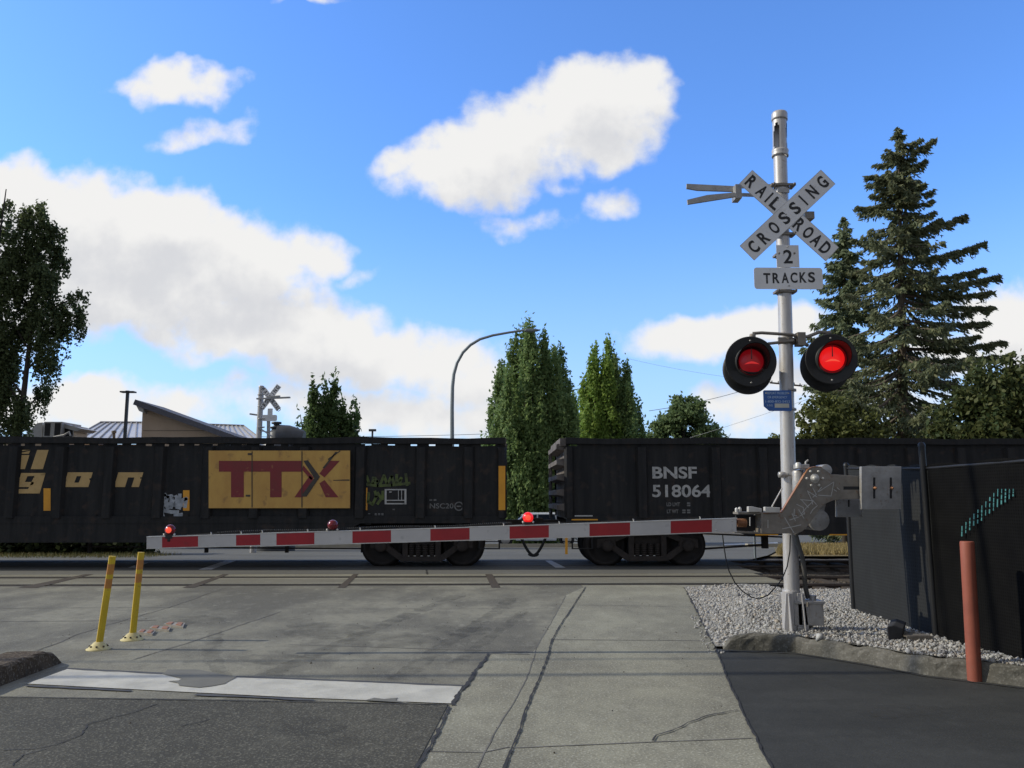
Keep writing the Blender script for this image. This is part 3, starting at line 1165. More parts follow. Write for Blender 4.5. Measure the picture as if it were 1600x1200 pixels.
# railway tracks
def track(ya, yb, xr, label, first):
    root = thing('railway_track', (5, (ya + yb) / 2, 0), label, 'railway track', 'railway tracks across the road')
    for y in (ya, yb):
        m = MB()
        pr = [(-.075, -.17), (.075, -.17), (.075, -.155), (.012, -.13), (.012, -.05), (.036, -.035), (.036, -.002), (.030, .002), (-.030, .002), (-.036, -.002), (-.036, -.035), (-.012, -.05), (-.012, -.13), (-.075, -.155)]
        m.prism([Vector((-45, y + a, b)) for a, b in pr], (95, 0, 0))
        r = m.build('rail', M['rail'], root)
        m = MB()
        m.box((-45, y - .026, .002), (50, y + .026, .0045))
        m.build('worn_railhead', M['rail_top'], r)
    tie = None
    for k in range(30):
        x = xr + .5 + k * .52
        if tie is None:
            m = MB()
            m.box((x - .11, ya - .55, -.17), (x + .11, yb + .55, -.045))
            tie = m.build('sleeper', M['tie'], root, bevel=.01)
            x0 = x
        else:
            c = tie.copy()
            c.location.x += x - x0
            c.rotation_euler.z = random.uniform(-.01, .01)
            c.parent = root
            col.objects.link(c)
    m = MB()
    for y0, y1 in ((ya + .12, (ya + yb) / 2 - .02), ((ya + yb) / 2 + .02, yb - .12), (yb + .08, yb + .55)):
        m.add([(xr + .01, y0, -.13), (xr + .01, y1, -.13), (xr + .01, y1, -.004), (xr + .01, y0, -.004), (xr + .75, y0, -.13), (xr + .75, y1, -.13)],
              [[0, 1, 2, 3], [3, 2, 5, 4], [0, 3, 4], [1, 5, 2], [0, 4, 5, 1]])
    m.build('end_ramp', M['tie'], root)
    return root


track(R1A, R1B, XR1, 'empty railway track nearer the gate, its rails sunk in pale concrete panels', True)
track(R2A, R2B, XR2, 'railway track on which the black gondola cars roll', False)
# ------------------------------------------------------------------ train
YC = (R2A + R2B) / 2
YF, YB = YC - 1.42, YC + 1.42          # side sheets
YR = YF - .10                           # outer face of the ribs
CAR_L = 17.6
Z_FLOOR, Z_SILL, Z_TOP = 1.16, 1.05, 2.80


def fx(px, y=None):
    return at(px, 750, YR if y is None else y).x


def fz(py, y=None, px=800):
    return at(px, py, YR if y is None else y).z


MARK_Y = YF


def fp(px, py, lift=0.0):
    return at(px, py, MARK_Y - lift)


def make_truck(root, xc):
    m = MB()
    for yo in (-1.0, 1.0):
        y0, y1 = YC + yo - .07, YC + yo + .07
        z = lambda a: a
        # cast frame: upper chord, lower chord, columns
        out = [(-1.12, .38), (-1.12, .60), (-.72, .66), (-.45, .78), (.45, .78), (.72, .66), (1.12, .60), (1.12, .38), (.78, .40), (.42, .17), (-.42, .17), (-.78, .40)]
        for sgn in (-1, 1):
            m.prism([Vector((xc + sgn * a, y0, b)) for a, b in ((.70, .46), (1.12, .40), (1.12, .60), (.72, .66))], (0, .14, 0))
            m.prism([Vector((xc + sgn * a, y0 + .001, b)) for a, b in ((.74, .48), (.40, .25), (.40, .14), (.50, .15), (.84, .40))], (0, .138, 0))
            m.prism([Vector((xc + sgn * a, y0 + .002, b)) for a, b in ((.74, .655), (.42, .78), (.40, .66), (.70, .54))], (0, .136, 0))
            m.box((xc + sgn * .36 - .06, y0 + .003, .2), (xc + sgn * .36 + .06, y1 - .003, .72))
        m.box((xc - .44, y0 + .004, .66), (xc + .44, y1 - .004, .785))
        m.box((xc - .46, y0 + .005, .12), (xc + .46, y1 - .005, .23))
    m.box((xc - .31, YC - .93, .24), (xc + .31, YC + .93, .70))       # bolster
    t = m.build('truck', M['truck'], root, bevel=.012)
    m = MB()
    for yo in (-1.0, 1.0):
        for k in range(4):
            xs = xc - .225 + k * .15
            m.cut()
            for q in range(6):
                m.lathe((xs, YC + yo, .235 + q * .046), ZA, [(0, .045), (.012, .062), (.03, .062), (.042, .045)], 10)
    m.build('coil_spring', M['truck'], t)
    for sx in (-.89, .89):
        m = MB()
        m.tube([(xc + sx, YC - 1.05, .457), (xc + sx, YC + 1.05, .457)], .075, 12)
        m.build('axle', M['truck'], t)
        for yr, sg in ((R2A, 1), (R2B, -1)):
            m = MB()
            m.lathe((xc + sx, yr - .06 * sg, .457), YA * sg, [(-.01, .0), (-.01, .10), (.03, .13), (.045, .34), (.0, .375), (.0, .445), (.09, .457), (.10, .49), (.125, .49), (.13, .36), (.09, .14), (.14, .10), (.14, 0)], 40)
            m.build('wheel', M['wheel'], t)
        m = MB()
        for yo, sg in ((-1.0, -1), (1.0, 1)):
            m.cut().lathe((xc + sx, YC + yo + sg * .06, .457), YA * sg, [(0, .13), (.07, .125), (.09, .10), (.10, .04), (.10, 0)], 16)
        m.build('bearing_cap', M['truck'], t)
    return t


def make_gondola(x0, x1, ribs, slots, label, sill_deep):
    root = thing('gondola_car', ((x0 + x1) / 2, YC, 0), label, 'freight car', 'freight cars of the passing train')
    zs0, zs1 = 2.605, 2.66              # band with the slots under the rim
    # near side: sheet up to the slots, slotted band, then rim
    m = MB()
    m.box((x0, YF, Z_SILL), (x1, YF + .02, zs0))
    xs = x0
    for a, b in sorted(slots) + [(x1, x1)]:
        if a > xs:
            m.box((xs, YF, zs0), (a, YF + .02, zs1))
        xs = max(xs, b)
    m.box((x0, YF, zs1), (x1, YF + .02, Z_TOP - .13))
    m.box((x0, YB - .02, Z_SILL), (x1, YB, Z_TOP - .13))
    m.box((x0 + .02, YF + .02, Z_FLOOR), (x1 - .02, YB - .02, Z_FLOOR + .03))
    for i, x in enumerate(ribs):
        w = .085 if x0 + .3 < x < x1 - .3 else .06
        for yf, ya in ((YF, YR), (YB, YB + .10)):
            lo, hi = min(yf, ya), max(yf, ya)
            s = .05
            if ya < yf:
                q = [(x - w - s, yf), (x - w, ya), (x + w, ya), (x + w + s, yf)]
            else:
                q = [(x + w + s, yf), (x + w, ya), (x - w, ya), (x - w - s, yf)]
            m.prism([Vector((a, b, Z_SILL + .02)) for a, b in q], (0, 0, zs0 - Z_SILL - .03))
    m.build('body', M['car'], root)
    # rim
    m = MB()
    wav = lambda x: .012 * math.sin(x * 1.7) + .008 * math.sin(x * 4.1 + 1)
    for ya, yb in ((YF - .085, YF + .05), (YB - .05, YB + .085)):
        m.cut()
        n = 44
        for k in range(n):
            xa, xb = lerp(x0, x1, k / n), lerp(x0, x1, (k + 1) / n)
            p = []
            for z in (Z_TOP - .13, Z_TOP):
                for x, y in ((xa, ya), (xb, ya), (xb, yb), (xa, yb)):
                    p.append((x, y + wav(x) * .5, z + (wav(x) if z == Z_TOP else wav(x) * .4)))
            m.hexa(p)
    m.build('top_rim', M['car'], root)
    # sill
    m = MB()
    for ya, yb in ((YF - .06, YF + .0), (YB, YB + .06)):
        m.box((x0, ya, Z_SILL - .09), (x1, yb, Z_SILL + .06))
        dx = sill_deep
        m.prism([Vector((x, ya + .01, z)) for x, z in ((x0 + 3.1, Z_SILL - .09), (x1 - 3.1, Z_SILL - .09), (x1 - 3.9, dx), (x0 + 3.9, dx))], (0, .05, 0))
    m.box((x0 + .1, YC - .2, .74), (x1 - .1, YC + .2, 1.12))
    for k in range(9):
        x = lerp(x0 + 1.0, x1 - 1.0, k / 8)
        m.box((x - .06, YF - .02, .93), (x + .06, YB + .02, Z_FLOOR - .005))
    m.build('underframe', M['car'], root)
    # ends with horizontal corrugations and ladders
    for xe, sg in ((x0, -1), (x1, 1)):
        m = MB()
        m.box((min(xe, xe - sg * .02), YF + .02, Z_SILL), (max(xe, xe - sg * .02), YB - .02, Z_TOP - .05))
        pr_ = .20 if sg < 0 else .05
        for z in (1.30, 1.62, 1.95, 2.28, 2.62):
            m.prism([Vector((xe, YF + .05, z - .09)), Vector((xe + sg * pr_, YF + .05, z - .05)), Vector((xe + sg * pr_, YF + .05, z + .05)), Vector((xe, YF + .05, z + .09))], (0, YB - YF - .1, 0))
        m.box((min(xe, xe + sg * (.13 if sg < 0 else .03)), YF - .06, Z_TOP - .17), (max(xe, xe + sg * (.13 if sg < 0 else .03)), YB + .06, Z_TOP - .005))
        e = m.build('end_wall', M['car_rust'], root)
        m = MB()
        for yy in ((YB - .55,) if sg < 0 else ()):
            m.cut()
            for dy in (0, .50):
                m.box((xe + sg * .14, yy + dy, 1.0), (xe + sg * .19, yy + dy + .035, 2.7)) if sg > 0 else m.box((xe - .19, yy + dy, 1.0), (xe - .14, yy + dy + .035, 2.7))
            for k in range(5):
                z = 1.15 + k * .36
                m.tube([(xe + sg * .165, yy, z), (xe + sg * .165, yy + .53, z)], .014, 6)
        if m.v:
            m.build('end_ladder', M['car_rust'], root)
        m = MB()
        xa = xe
        m.box((min(xa - sg * .2, xa + sg * .42), YC - .13, .75), (max(xa - sg * .2, xa + sg * .42), YC + .13, 1.0))
        m.prism([Vector((xa + sg * a, YC + b, .74)) for a, b in ((.42, -.13), (.62, -.20), (.68, -.02), (.56, .0), (.56, .16), (.42, .17))], (0, 0, .30))
        m.build('coupler', M['truck'], root, bevel=.02)
        m = MB()
        m.tube([Vector((xe + sg * (.30 + .48 * t), YC - .38, .82 - .62 * math.sin(math.pi * min(1, t * .62)))) for t in [i / 10 for i in range(11)]], .032, 8)
        m.build('air_hose', M['cable'], root)
        m = MB()
        for yy in (YF - .05, YB + .05):
            m.cut()
            xa, xb = xe - sg * .12, xe - sg * .55
            m.tube([(xa, yy, Z_SILL - .05), (xa, yy, .42), (xb, yy, .42), (xb, yy, Z_SILL - .05)], .02, 8)
        m.build('step', M['car'], root)
    for xc in (x0 + 1.82, x1 - 1.82):
        make_truck(root, xc)
    # brake rigging under the middle
    m = MB()
    for k in (3.2, 4.9, 6.7, 9.3):
        m.box((x1 - k - .035, YC - .5, .28), (x1 - k + .035, YC - .42, .78))
    m.bar((x1 - 3.0, YC - .46, .36), (x1 - 9.5, YC - .46, .42), .03, .03)
    m.tube([(x0 + 2.9, YC - .9, .72), (x0 + 5.2, YC - .9, .62)], .02, 6)
    m.tube([(x0 + 2.4, YC - .46, .30), (x0 + 4.6, YC - .46, .44)], .025, 6)
    m.box((x0 + 4.55, YC - .52, .36), (x0 + 4.68, YC - .40, .82))
    m.build('brake_rod', M['truck'], root)
    return root


XL1 = fx(789)
XL0 = XL1 - CAR_L
XR0 = fx(885)
XRE = XR0 + CAR_L
ribs_l = [fx(p) for p in (17, 90, 168, 246, 322, 397, 474, 562, 657, 732)]
sp = ribs_l[1] - ribs_l[0]
ribs_l = [ribs_l[0] - sp * k for k in range(1, 30) if ribs_l[0] - sp * k > XL0 + .4] + ribs_l + [XL1 - .07, XL0 + .07]
ribs_r = [fx(p) for p in (1004, 1120, 1194, 1272, 1350, 1428, 1506, 1584)]
ribs_r += [ribs_r[-1] + sp * k for k in range(1, 30) if ribs_r[-1] + sp * k < XRE - .4] + [XR0 + .07, XRE - .07]
sl = []
for a, b in ((22, 30), (46, 56), (100, 108), (124, 132), (146, 154), (176, 184), (198, 206), (221, 231), (251, 258), (274, 282), (298, 306), (327, 335), (348, 356), (373, 381), (401, 411), (424, 435), (447, 455), (568, 579), (604, 615), (640, 650), (669, 679), (706, 716), (751, 774)):
    sl.append((fx(a), fx(b)))
x = sl[0][0]
while x > XL0 + .8:
    x -= .36
    sl.append((x, x + .11))
left_car = make_gondola(XL0, XL1, ribs_l, sl, 'black gondola car carrying the yellow panel with big maroon letters', .56)
slr = [(fx(889), fx(903))]
right_car = make_gondola(XR0, XRE, ribs_r, slr, 'black gondola car carrying a white lettered mark and six digit number', .70)

# reflectors and markings; each lies a few millimetres proud of the ribs
LFT = .006


def plate(name, pts, mat, root, lift=LFT, th=.006):
    m = MB()
    m.prism([fp(a, b, lift) for a, b in pts], (0, th, 0))
    return m.build(name, mat, root)


def rect(a, b, c, d):
    return [(a, d), (c, d), (c, b), (a, b)]


for (a, b, c, d), r in (((68, 763, 79, 798), left_car), ((286, 766, 296, 798), left_car), ((564, 762, 574, 797), left_car)):
    plate('reflector_strip', rect(a, b, c, d), M['yellow'], r)
MARK_Y = YR
plate('reflector_strip', rect(779, 728, 789.5, 797), M['yellow'], left_car)
pan = plate('logo_panel', rect(326, 704, 547, 794), M['logo_y'], left_car, .004)
m = MB()
LT = .009


def ppoly(mb, pts, lift=LT):
    mb.face([fp(a, b, lift) for a, b in pts])


ppoly(m, ((342, 737), (342, 720), (471, 720), (471, 737)))
ppoly(m, ((361, 777), (361, 737), (381, 737), (381, 777)))
ppoly(m, ((422, 777), (422, 737), (440, 737), (440, 777)))
ppoly(m, ((472, 734), (474, 727), (490, 746), (486, 750)))
ppoly(m, ((460, 777), (484, 743), (491, 750), (473, 777)))
ppoly(m, ((499, 740), (514, 720), (531, 720), (507, 746)))
ppoly(m, ((499, 755), (507, 750), (529, 777), (509, 777)))
m.build('logo_letters', M['logo_r'], pan)
m = MB()
ppoly(m, ((474, 720), (481, 719), (500, 745), (479, 776), (474, 776), (472, 773), (491, 747)), LT + .003)
m.build('logo_chevron', M['logo_k'], pan)
m = MB()
for q in (((512, 717), (531, 704), (532, 705), (513, 719)), ((520, 750), (546, 749), (546, 751), (521, 751)), ((387, 708), (394, 708), (394, 711), (387, 711)), ((384, 773), (391, 773), (391, 776), (384, 776)), ((504, 731), (524, 706), (527, 706), (507, 732))):
    ppoly(m, q, LT + .003)
for px in (394, 472):
    ppoly(m, ((px - 1, 793), (px + .6, 793), (px + .6, 705), (px - 1, 705)), LT + .0045)  # dark upright lines painted for the shade at the ribs
m.build('scratch_rib_shade', M['logo_k'], pan)
# tan italic letters
MARK_Y = YF
m = MB()
for q in (((22, 733), (39, 733), (46, 711), (28, 711)), ((30, 709), (45, 709), (48, 703), (33, 703)), ((48, 733), (67, 733), (76, 703), (58, 703)),
          ((27, 761), (33, 739), (71, 739), (70, 743), (43, 744), (39, 753), (53, 753), (51, 761)), ((24, 771), (26, 764), (44, 764), (55, 741), (71, 740), (62, 771)),
          ((99, 761), (106, 738), (145, 738), (138, 761)), ((178, 761), (185, 738), (224, 738), (217, 761))):
    if q[0] not in ((30, 709), (24, 771)):
        m.cut()
    ppoly(m, q, .006)
m.build('tan_letter', M['tan'], left_car)
m = MB()
for q in (((116, 754), (120, 744), (127, 744), (123, 754)), ((195, 762), (200, 746), (210, 746), (205, 762)), ((139, 748), (145, 746), (145, 747), (141, 751)), ((219, 746), (225, 745), (225, 747), (219, 748)), ((27, 706), (48, 703), (48, 704), (30, 708)), ((45, 747), (54, 745), (54, 746))):
    ppoly(m, q, .008)
m.build('letter_gaps', M['car'], left_car)


def strokes(name, lines, w, mat, root, lift=.006):
    mb = MB()
    for k, ln in enumerate(lines):
        mb.ribbon([fp(a, b, lift + k * .0004) for a, b in ln], w, -YA, .0003)
    return mb.build(name, mat, root)


strokes('white_graffiti', [[(250, 777), (253, 773), (258, 773), (256, 781), (252, 783), (258, 789), (262, 776), (268, 775), (267, 793), (272, 778), (276, 776), (277, 793)], [(281, 773), (280, 794), (286, 781), (291, 779), (289, 792)], [(254, 790), (249, 802), (247, 811)], [(257, 798), (268, 800), (278, 800)], [(240, 798), (255, 794)], [(253, 801), (256, 810)], [(262, 787), (272, 789), (284, 789)], [(273, 806), (284, 804)], [(258, 782), (262, 795)]], .075, M['tag_white'], left_car)
strokes('green_graffiti', [[(573, 744), (577, 756), (572, 757)], [(583, 746), (582, 757), (590, 752), (586, 747)], [(594, 757), (600, 743), (605, 757), (612, 744), (616, 757)], [(620, 742), (619, 756), (627, 747), (624, 757)], [(634, 741), (636, 758)], [(570, 757), (590, 759), (612, 758), (640, 755)], [(576, 770), (575, 784), (582, 788), (588, 776), (586, 768)], [(590, 770), (596, 779), (590, 787)], [(598, 768), (598, 780)]], .06, M['tag_green'], left_car)
m = MB()
for a, b, c, d in ((601, 764, 635, 766), (601, 786, 635, 788), (601, 766, 604, 786), (632, 766, 635, 786), (604, 781, 632, 782.5), (622, 766, 623, 781), (627, 766, 628, 781), (608, 768, 612, 769.5)):
    ppoly(m, rect(a, b, c, d), .006)
m.build('stencil_box', M['stencil'], left_car)
m = MB()
write(m, 'NSC20', fp(690, 790.5, .006), XA, ZA, fx(708, YF) - fx(671, YF), .11, .01)
m.build('stencil_lettering', M['stencil_dim'], left_car)
m = MB()
c = fp(717, 791, .006)
for k in range(20):
    a, b = 2 * math.pi * k / 20, 2 * math.pi * (k + 1) / 20
    m.face([c + (XA * math.cos(t) + ZA * math.sin(t)) * r for t, r in ((a, .075), (b, .075), (b, .10), (a, .10))])
m.box((c.x - .05, c.y, c.z - .012), (c.x + .05, c.y + .001, c.z + .012))
m.build('stencil_circle', M['stencil_dim'], left_car)


def small_text(root, items, mat, name):
    mb = MB()
    for a, b, c, d in items:
        n = max(2, int((c - a) / 5.2))
        for k in range(n):
            if random.random() < .12:
                continue
            xa, xb = lerp(a, c, k / n), lerp(a, c, (k + .68) / n)
            ppoly(mb, rect(xa, b, xb, lerp(b, d, .42)), .006)
            ppoly(mb, rect(xa, lerp(b, d, .58), xb, d), .006)
    return mb.build(name, mat, root)


small_text(left_car, [(575, 802, 601, 805), (573, 808, 607, 811), (671, 780, 684, 782.5), (608, 795, 624, 797)], M['stencil_dim'], 'small_stencil')
m = MB()
write(m, 'BNSF', fp(1054, 738.5, .006), XA, ZA, fx(1089) - fx(1019), fz(729) - fz(748), .028)
m.build('reporting_mark', M['stencil'], right_car)
m = MB()
write(m, '518064', fp(1065, 767, .006), XA, ZA, fx(1111) - fx(1019), fz(757) - fz(777), .022)
m.build('car_number', M['stencil'], right_car)
m = MB()
write(m, 'LD LMT', fp(1052, 788, .006), XA, ZA, fx(1063) - fx(1042), fz(785) - fz(791), .03)
write(m, 'LT WT', fp(1051, 799, .006), XA, ZA, fx(1060) - fx(1042), fz(796) - fz(802), .03)
m.build('weight_stencil', M['stencil_dim'], right_car)
small_text(right_car, [(1066, 785, 1081, 791), (1066, 796, 1081, 802)], M['stencil_dim'], 'small_stencil')
MARK_Y = YF - .062
plate('sill_stripe', rect(898, 805, 926, 807), M['stencil'], right_car)
plate('reflector_strip', rect(893, 811, 934, 813), M['yellow'], right_car)
plate('reflector_strip', rect(1296, 834.5, 1336, 836.5), M['yellow'], right_car)
plate('reflector_strip', rect(1180, 834.5, 1216, 836.5), M['yellow'], right_car)
MARK_Y = YR
plate('reflector_strip', rect(883, 838, 887, 866), M['yellow'], right_car)
# ------------------------------------------------------------------ crossing signal
YM = 8.75
S_ = 1 / ppm(YM)
base_p = at(1240, 990, YM)
sig = thing('crossing_signal', base_p, 'tall grey crossing mast with crossbuck, two tracks sign and flashing red lights, beside the sidewalk', 'crossing signal', 'railway crossing signals')


def mp(px, py, dy=0.0):
    """point on the mast's plane, dy metres nearer"""
    return at(px, py, YM - dy)


AX = [(1240, 985), (1237, 915), (1231, 700), (1227, 500), (1222, 336), (1219, 246)]
m = MB()
m.tube([mp(*p) for p in AX], [.079, .079, .076, .074, .0735, .073], 24)
m.build('pole', M['galv'], sig)
# slotted top section: a wider sleeve with a long opening, then a cap
def ring_sleeve(a, b, r0, r1, openings):
    mb = MB()
    ax = (b - a).normalized()
    s = ax.cross(YA).normalized()
    u = s.cross(ax).normalized()
    n, rows = 32, 14
    for i in range(rows):
        for k in range(n):
            th = 2 * math.pi * (k + .5) / n
            tt = (i + .5) / rows
            hole = any(abs((th - c + math.pi) % (2 * math.pi) - math.pi) < wd * math.sqrt(max(0, 1 - ((tt - .45) / .42) ** 2)) for c, wd in openings)
            if hole:
                continue
            q = []
            for di, dk in ((0, 0), (0, 1), (1, 1), (1, 0)):
                t, th2 = (i + di) / rows, 2 * math.pi * (k + dk) / n
                rr = lerp(r0, r1, min(1, t * 4))
                q.append((t, th2, rr))
            out = [a + (b - a) * t + (s * math.cos(h) + u * math.sin(h)) * r for t, h, r in q]
            inn = [a + (b - a) * t + (s * math.cos(h) + u * math.sin(h)) * (r - .008) for t, h, r in q]
            mb.face(out)
            mb.face(inn[::-1])
    return mb


t0, t1, t2 = mp(1219, 243), mp(1218, 187), mp(1218, 174)
sl_ = ring_sleeve(t0, t1, .086, .078, [(-.75, .52), (2.39, .52), (-2.6, .45), (.55, .45)])
sl_.build('slotted_top', M['galv'], sig)
m = MB()
m.lathe(t1, t2 - t1, [(-.012, .079), (-.012, .086), (.005, .088), (.065, .087), (.083, .078), (.086, 0)], 28)
m.cut().lathe(mp(1219, 241), t0 - mp(1219, 300), [(-.03, .076), (-.03, .090), (-.015, .092), (0, .088), (.012, .088), (.03, .092), (.045, .09), (.045, .076)], 28)
m.build('pole_cap', M['galv'], sig)

# crossbuck
SG = .105                                    # signs stand this far in front of the mast's axis
cb = mp(1231, 336, SG)
k_ = S_ * (1 - SG / YM)


def blade(name, cpx, ang, ln, wd, dy):
    c = mp(*cpx, dy)
    r = Vector((math.cos(ang), 0, math.sin(ang)))
    u = Vector((-math.sin(ang), 0, math.cos(ang)))
    mb = MB()
    mb.obox(c, r, YA, u, ln, .004, wd)
    mb.mat(1)
    for s in (-1, 1):
        mb.obox(c + u * s * (wd / 2 + .001), r, YA, u, ln, .006, .004)
        mb.obox(c + r * s * (ln / 2 + .001), r, YA, u, .004, .006, wd)
    o = mb.build(name, [M['sign'], M['sign_edge']], sig)
    return o, c, r, u


bl2, c2, r2, u2 = blade('crossbuck_blade', (1232.5, 336.5), math.atan2(-131, 137), 190 * k_, 32 * k_, SG)
bl1, c1, r1, u1 = blade('crossbuck_blade', (1231, 335.5), math.atan2(131, 140), 192 * k_, 33 * k_, SG + .006)


def letters_on(parent, word, c, r, u, places, h, w, bold, name):
    mb = MB()
    for ch, t in zip(word, places):
        ww = w * (.34 if ch == 'I' else 1.0)
        write(mb, ch, c + r * t - YA * .0045, r, u, ww if ch != 'I' else .019, h, bold)
    return mb.build(name, M['ink'], parent)


H_, W_ = 22 * k_, 13.6 * k_
letters_on(bl1, 'CROSSING', c1, r1, u1, [x * k_ for x in (-81, -57.6, -32.9, -8.5, 16.6, 36.5, 58, 82.5)], H_, W_, .03, 'lettering')
letters_on(bl2, 'RAIL', c2, r2, u2, [x * k_ for x in (-83, -59.5, -44, -29)], H_, W_, .03, 'lettering')
letters_on(bl2, 'ROAD', c2, r2, u2, [x * k_ for x in (23, 42.4, 60.8, 80)], H_, W_ * 1.02, .03, 'lettering')


def rounded(cx, cz, w, h, r, y, n=6):
    pts = []
    for sx, sz, a0 in ((1, 1, 0), (-1, 1, 90), (-1, -1, 180), (1, -1, 270)):
        for k in range(n + 1):
            a = rad(a0 + 90 * k / n)
            pts.append(Vector((cx + sx * (w / 2 - r) + r * math.cos(a), y, cz + sz * (h / 2 - r) + r * math.sin(a))))
    return pts


pc = mp(1232, 435, SG)
m = MB()
m.prism(rounded(pc.x, pc.z, 113 * k_, 36 * k_, 5 * k_, pc.y), (0, .004, 0))
p2 = mp(1231, 401, SG)
m.prism([Vector((x, p2.y - .0005, z)) for x, z in ((p2.x - 18.5 * k_, p2.z - 18 * k_), (p2.x + 18.5 * k_, p2.z - 18 * k_), (p2.x + 18.5 * k_, p2.z + 19.5 * k_), (p2.x - 18.5 * k_, p2.z + 19.5 * k_))], (0, .004, 0))
plq = m.build('track_sign', M['sign'], sig)
m = MB()
write(m, '2', Vector((p2.x, p2.y - .003, p2.z)), XA, ZA, 15 * k_, 23 * k_, .02)
m.build('lettering', M['ink'], plq)
m = MB()
tl = ZA * .003 + XA
for ch, t in zip('TRACKS', (-35.5, -20.5, -5.5, 9, 24, 38)):
    write(m, ch, Vector((pc.x + t * k_, pc.y - .0025, pc.z + (1.0 + t * .03) * k_)), tl, ZA, 11.5 * k_, 17.5 * k_, .025)
m.build('lettering', M['ink'], plq)
# bands and bolts behind the signs
m = MB()
for py, w in ((292, .27), (368, .24), (400, .20), (457, .22)):
    m.cut()
    c = mp(lerp(1222, 1227, (py - 336) / 164), py)
    m.lathe(c - ZA * .02, ZA, [(0, .077), (0, .083), (.04, .083), (.04, .077)], 24)
    m.box((c.x - w / 2, c.y - .085, c.z - .012), (c.x + w / 2, c.y - .065, c.z + .012))
    for s in (-1, 1):
        m.lathe((c.x + s * w * .42, c.y - .11, c.z), YA, [(0, 0), (0, .012), (.05, .012), (.05, 0)], 8)
        m.box((c.x + s * w * .42 - .02, c.y - .06, c.z - .012), (c.x + s * w * .42 + .02, c.y + .05, c.z + .012))
m.build('pole_band', M['galv_dark'], sig)
m = MB()
for (px, py, y) in ((1228, 335, SG + .009), (1247, 348, SG + .009), (1233, 446, SG + .004), (1231, 385, SG + .004), (1215, 312, SG + .004)):
    m.cut().lathe(mp(px, py, y), -YA, [(-.004, .009), (.004, .009), (.006, .006), (.006, 0)], 8)
m.build('sign_bolt', M['sign_edge'], sig)

# flat metal arms to the left near the top: two blades seen on edge
m = MB()
m.bar(mp(1218, 290, .02), mp(1150, 292, -.05), .02, .035)
m.cut().prism([mp(1073, 287, -.05), mp(1073, 294, -.05), mp(1090, 297, -.05), mp(1152, 299, -.05), mp(1155, 291, -.05)], (0, .03, 0))
m.cut().prism([mp(1075, 319, .05), mp(1074, 312, .05), mp(1105, 304.5, .05), mp(1148, 300.5, .05), mp(1150, 307, .05)], (0, .03, 0))
m.cut().bar(mp(1150, 304, .04), mp(1180, 305, 0), .02, .035)
m.box(tuple(mp(1150, 309, .06)), tuple(mp(1152, 296, -.1)))
m.bar(mp(1215, 297, .08), mp(1233, 298, .08), .02, .05)
m.build('side_bracket', M['alu'], sig)
m = MB()
m.box(tuple(mp(1258, 341, 0)), tuple(mp(1266, 336, -.12)))
m.build('bracket_tip', M['galv_dark'], sig)

# light bracket
m = MB()
jc = mp(1250, 532, .06)
m.tube([mp(1176, 521, .10), mp(1190, 520, .11), mp(1238, 523, .10), jc + ZA * .03], .017, 10)
m.tube([jc + ZA * .03, mp(1262, 526, .06), mp(1280, 519, .06), mp(1298, 520, .06)], .019, 10)
m.tube([mp(1200, 537, .1), mp(1218, 535, .11), mp(1240, 532, .1)], .016, 8)
m.tube([jc, mp(1262, 540, .02)], .02, 8)
m.obox(jc + ZA * .01, XA, YA, ZA, .085, .12, .14)
for px in (1176, 1292):
    m.lathe(mp(px, 527, .10 if px < 1200 else .06), ZA, [(-.05, .0), (-.05, .03), (.02, .034), (.035, .03), (.04, 0)], 12)
cc = mp(1229, 534)
m.lathe(cc - ZA * .03, ZA, [(0, .076), (0, .088), (.06, .088), (.06, .076)], 24)
m.box((cc.x - .12, cc.y - .10, cc.z - .015), (cc.x - .04, cc.y - .07, cc.z + .03))
m.build('light_bracket', M['galv_dark'], sig)


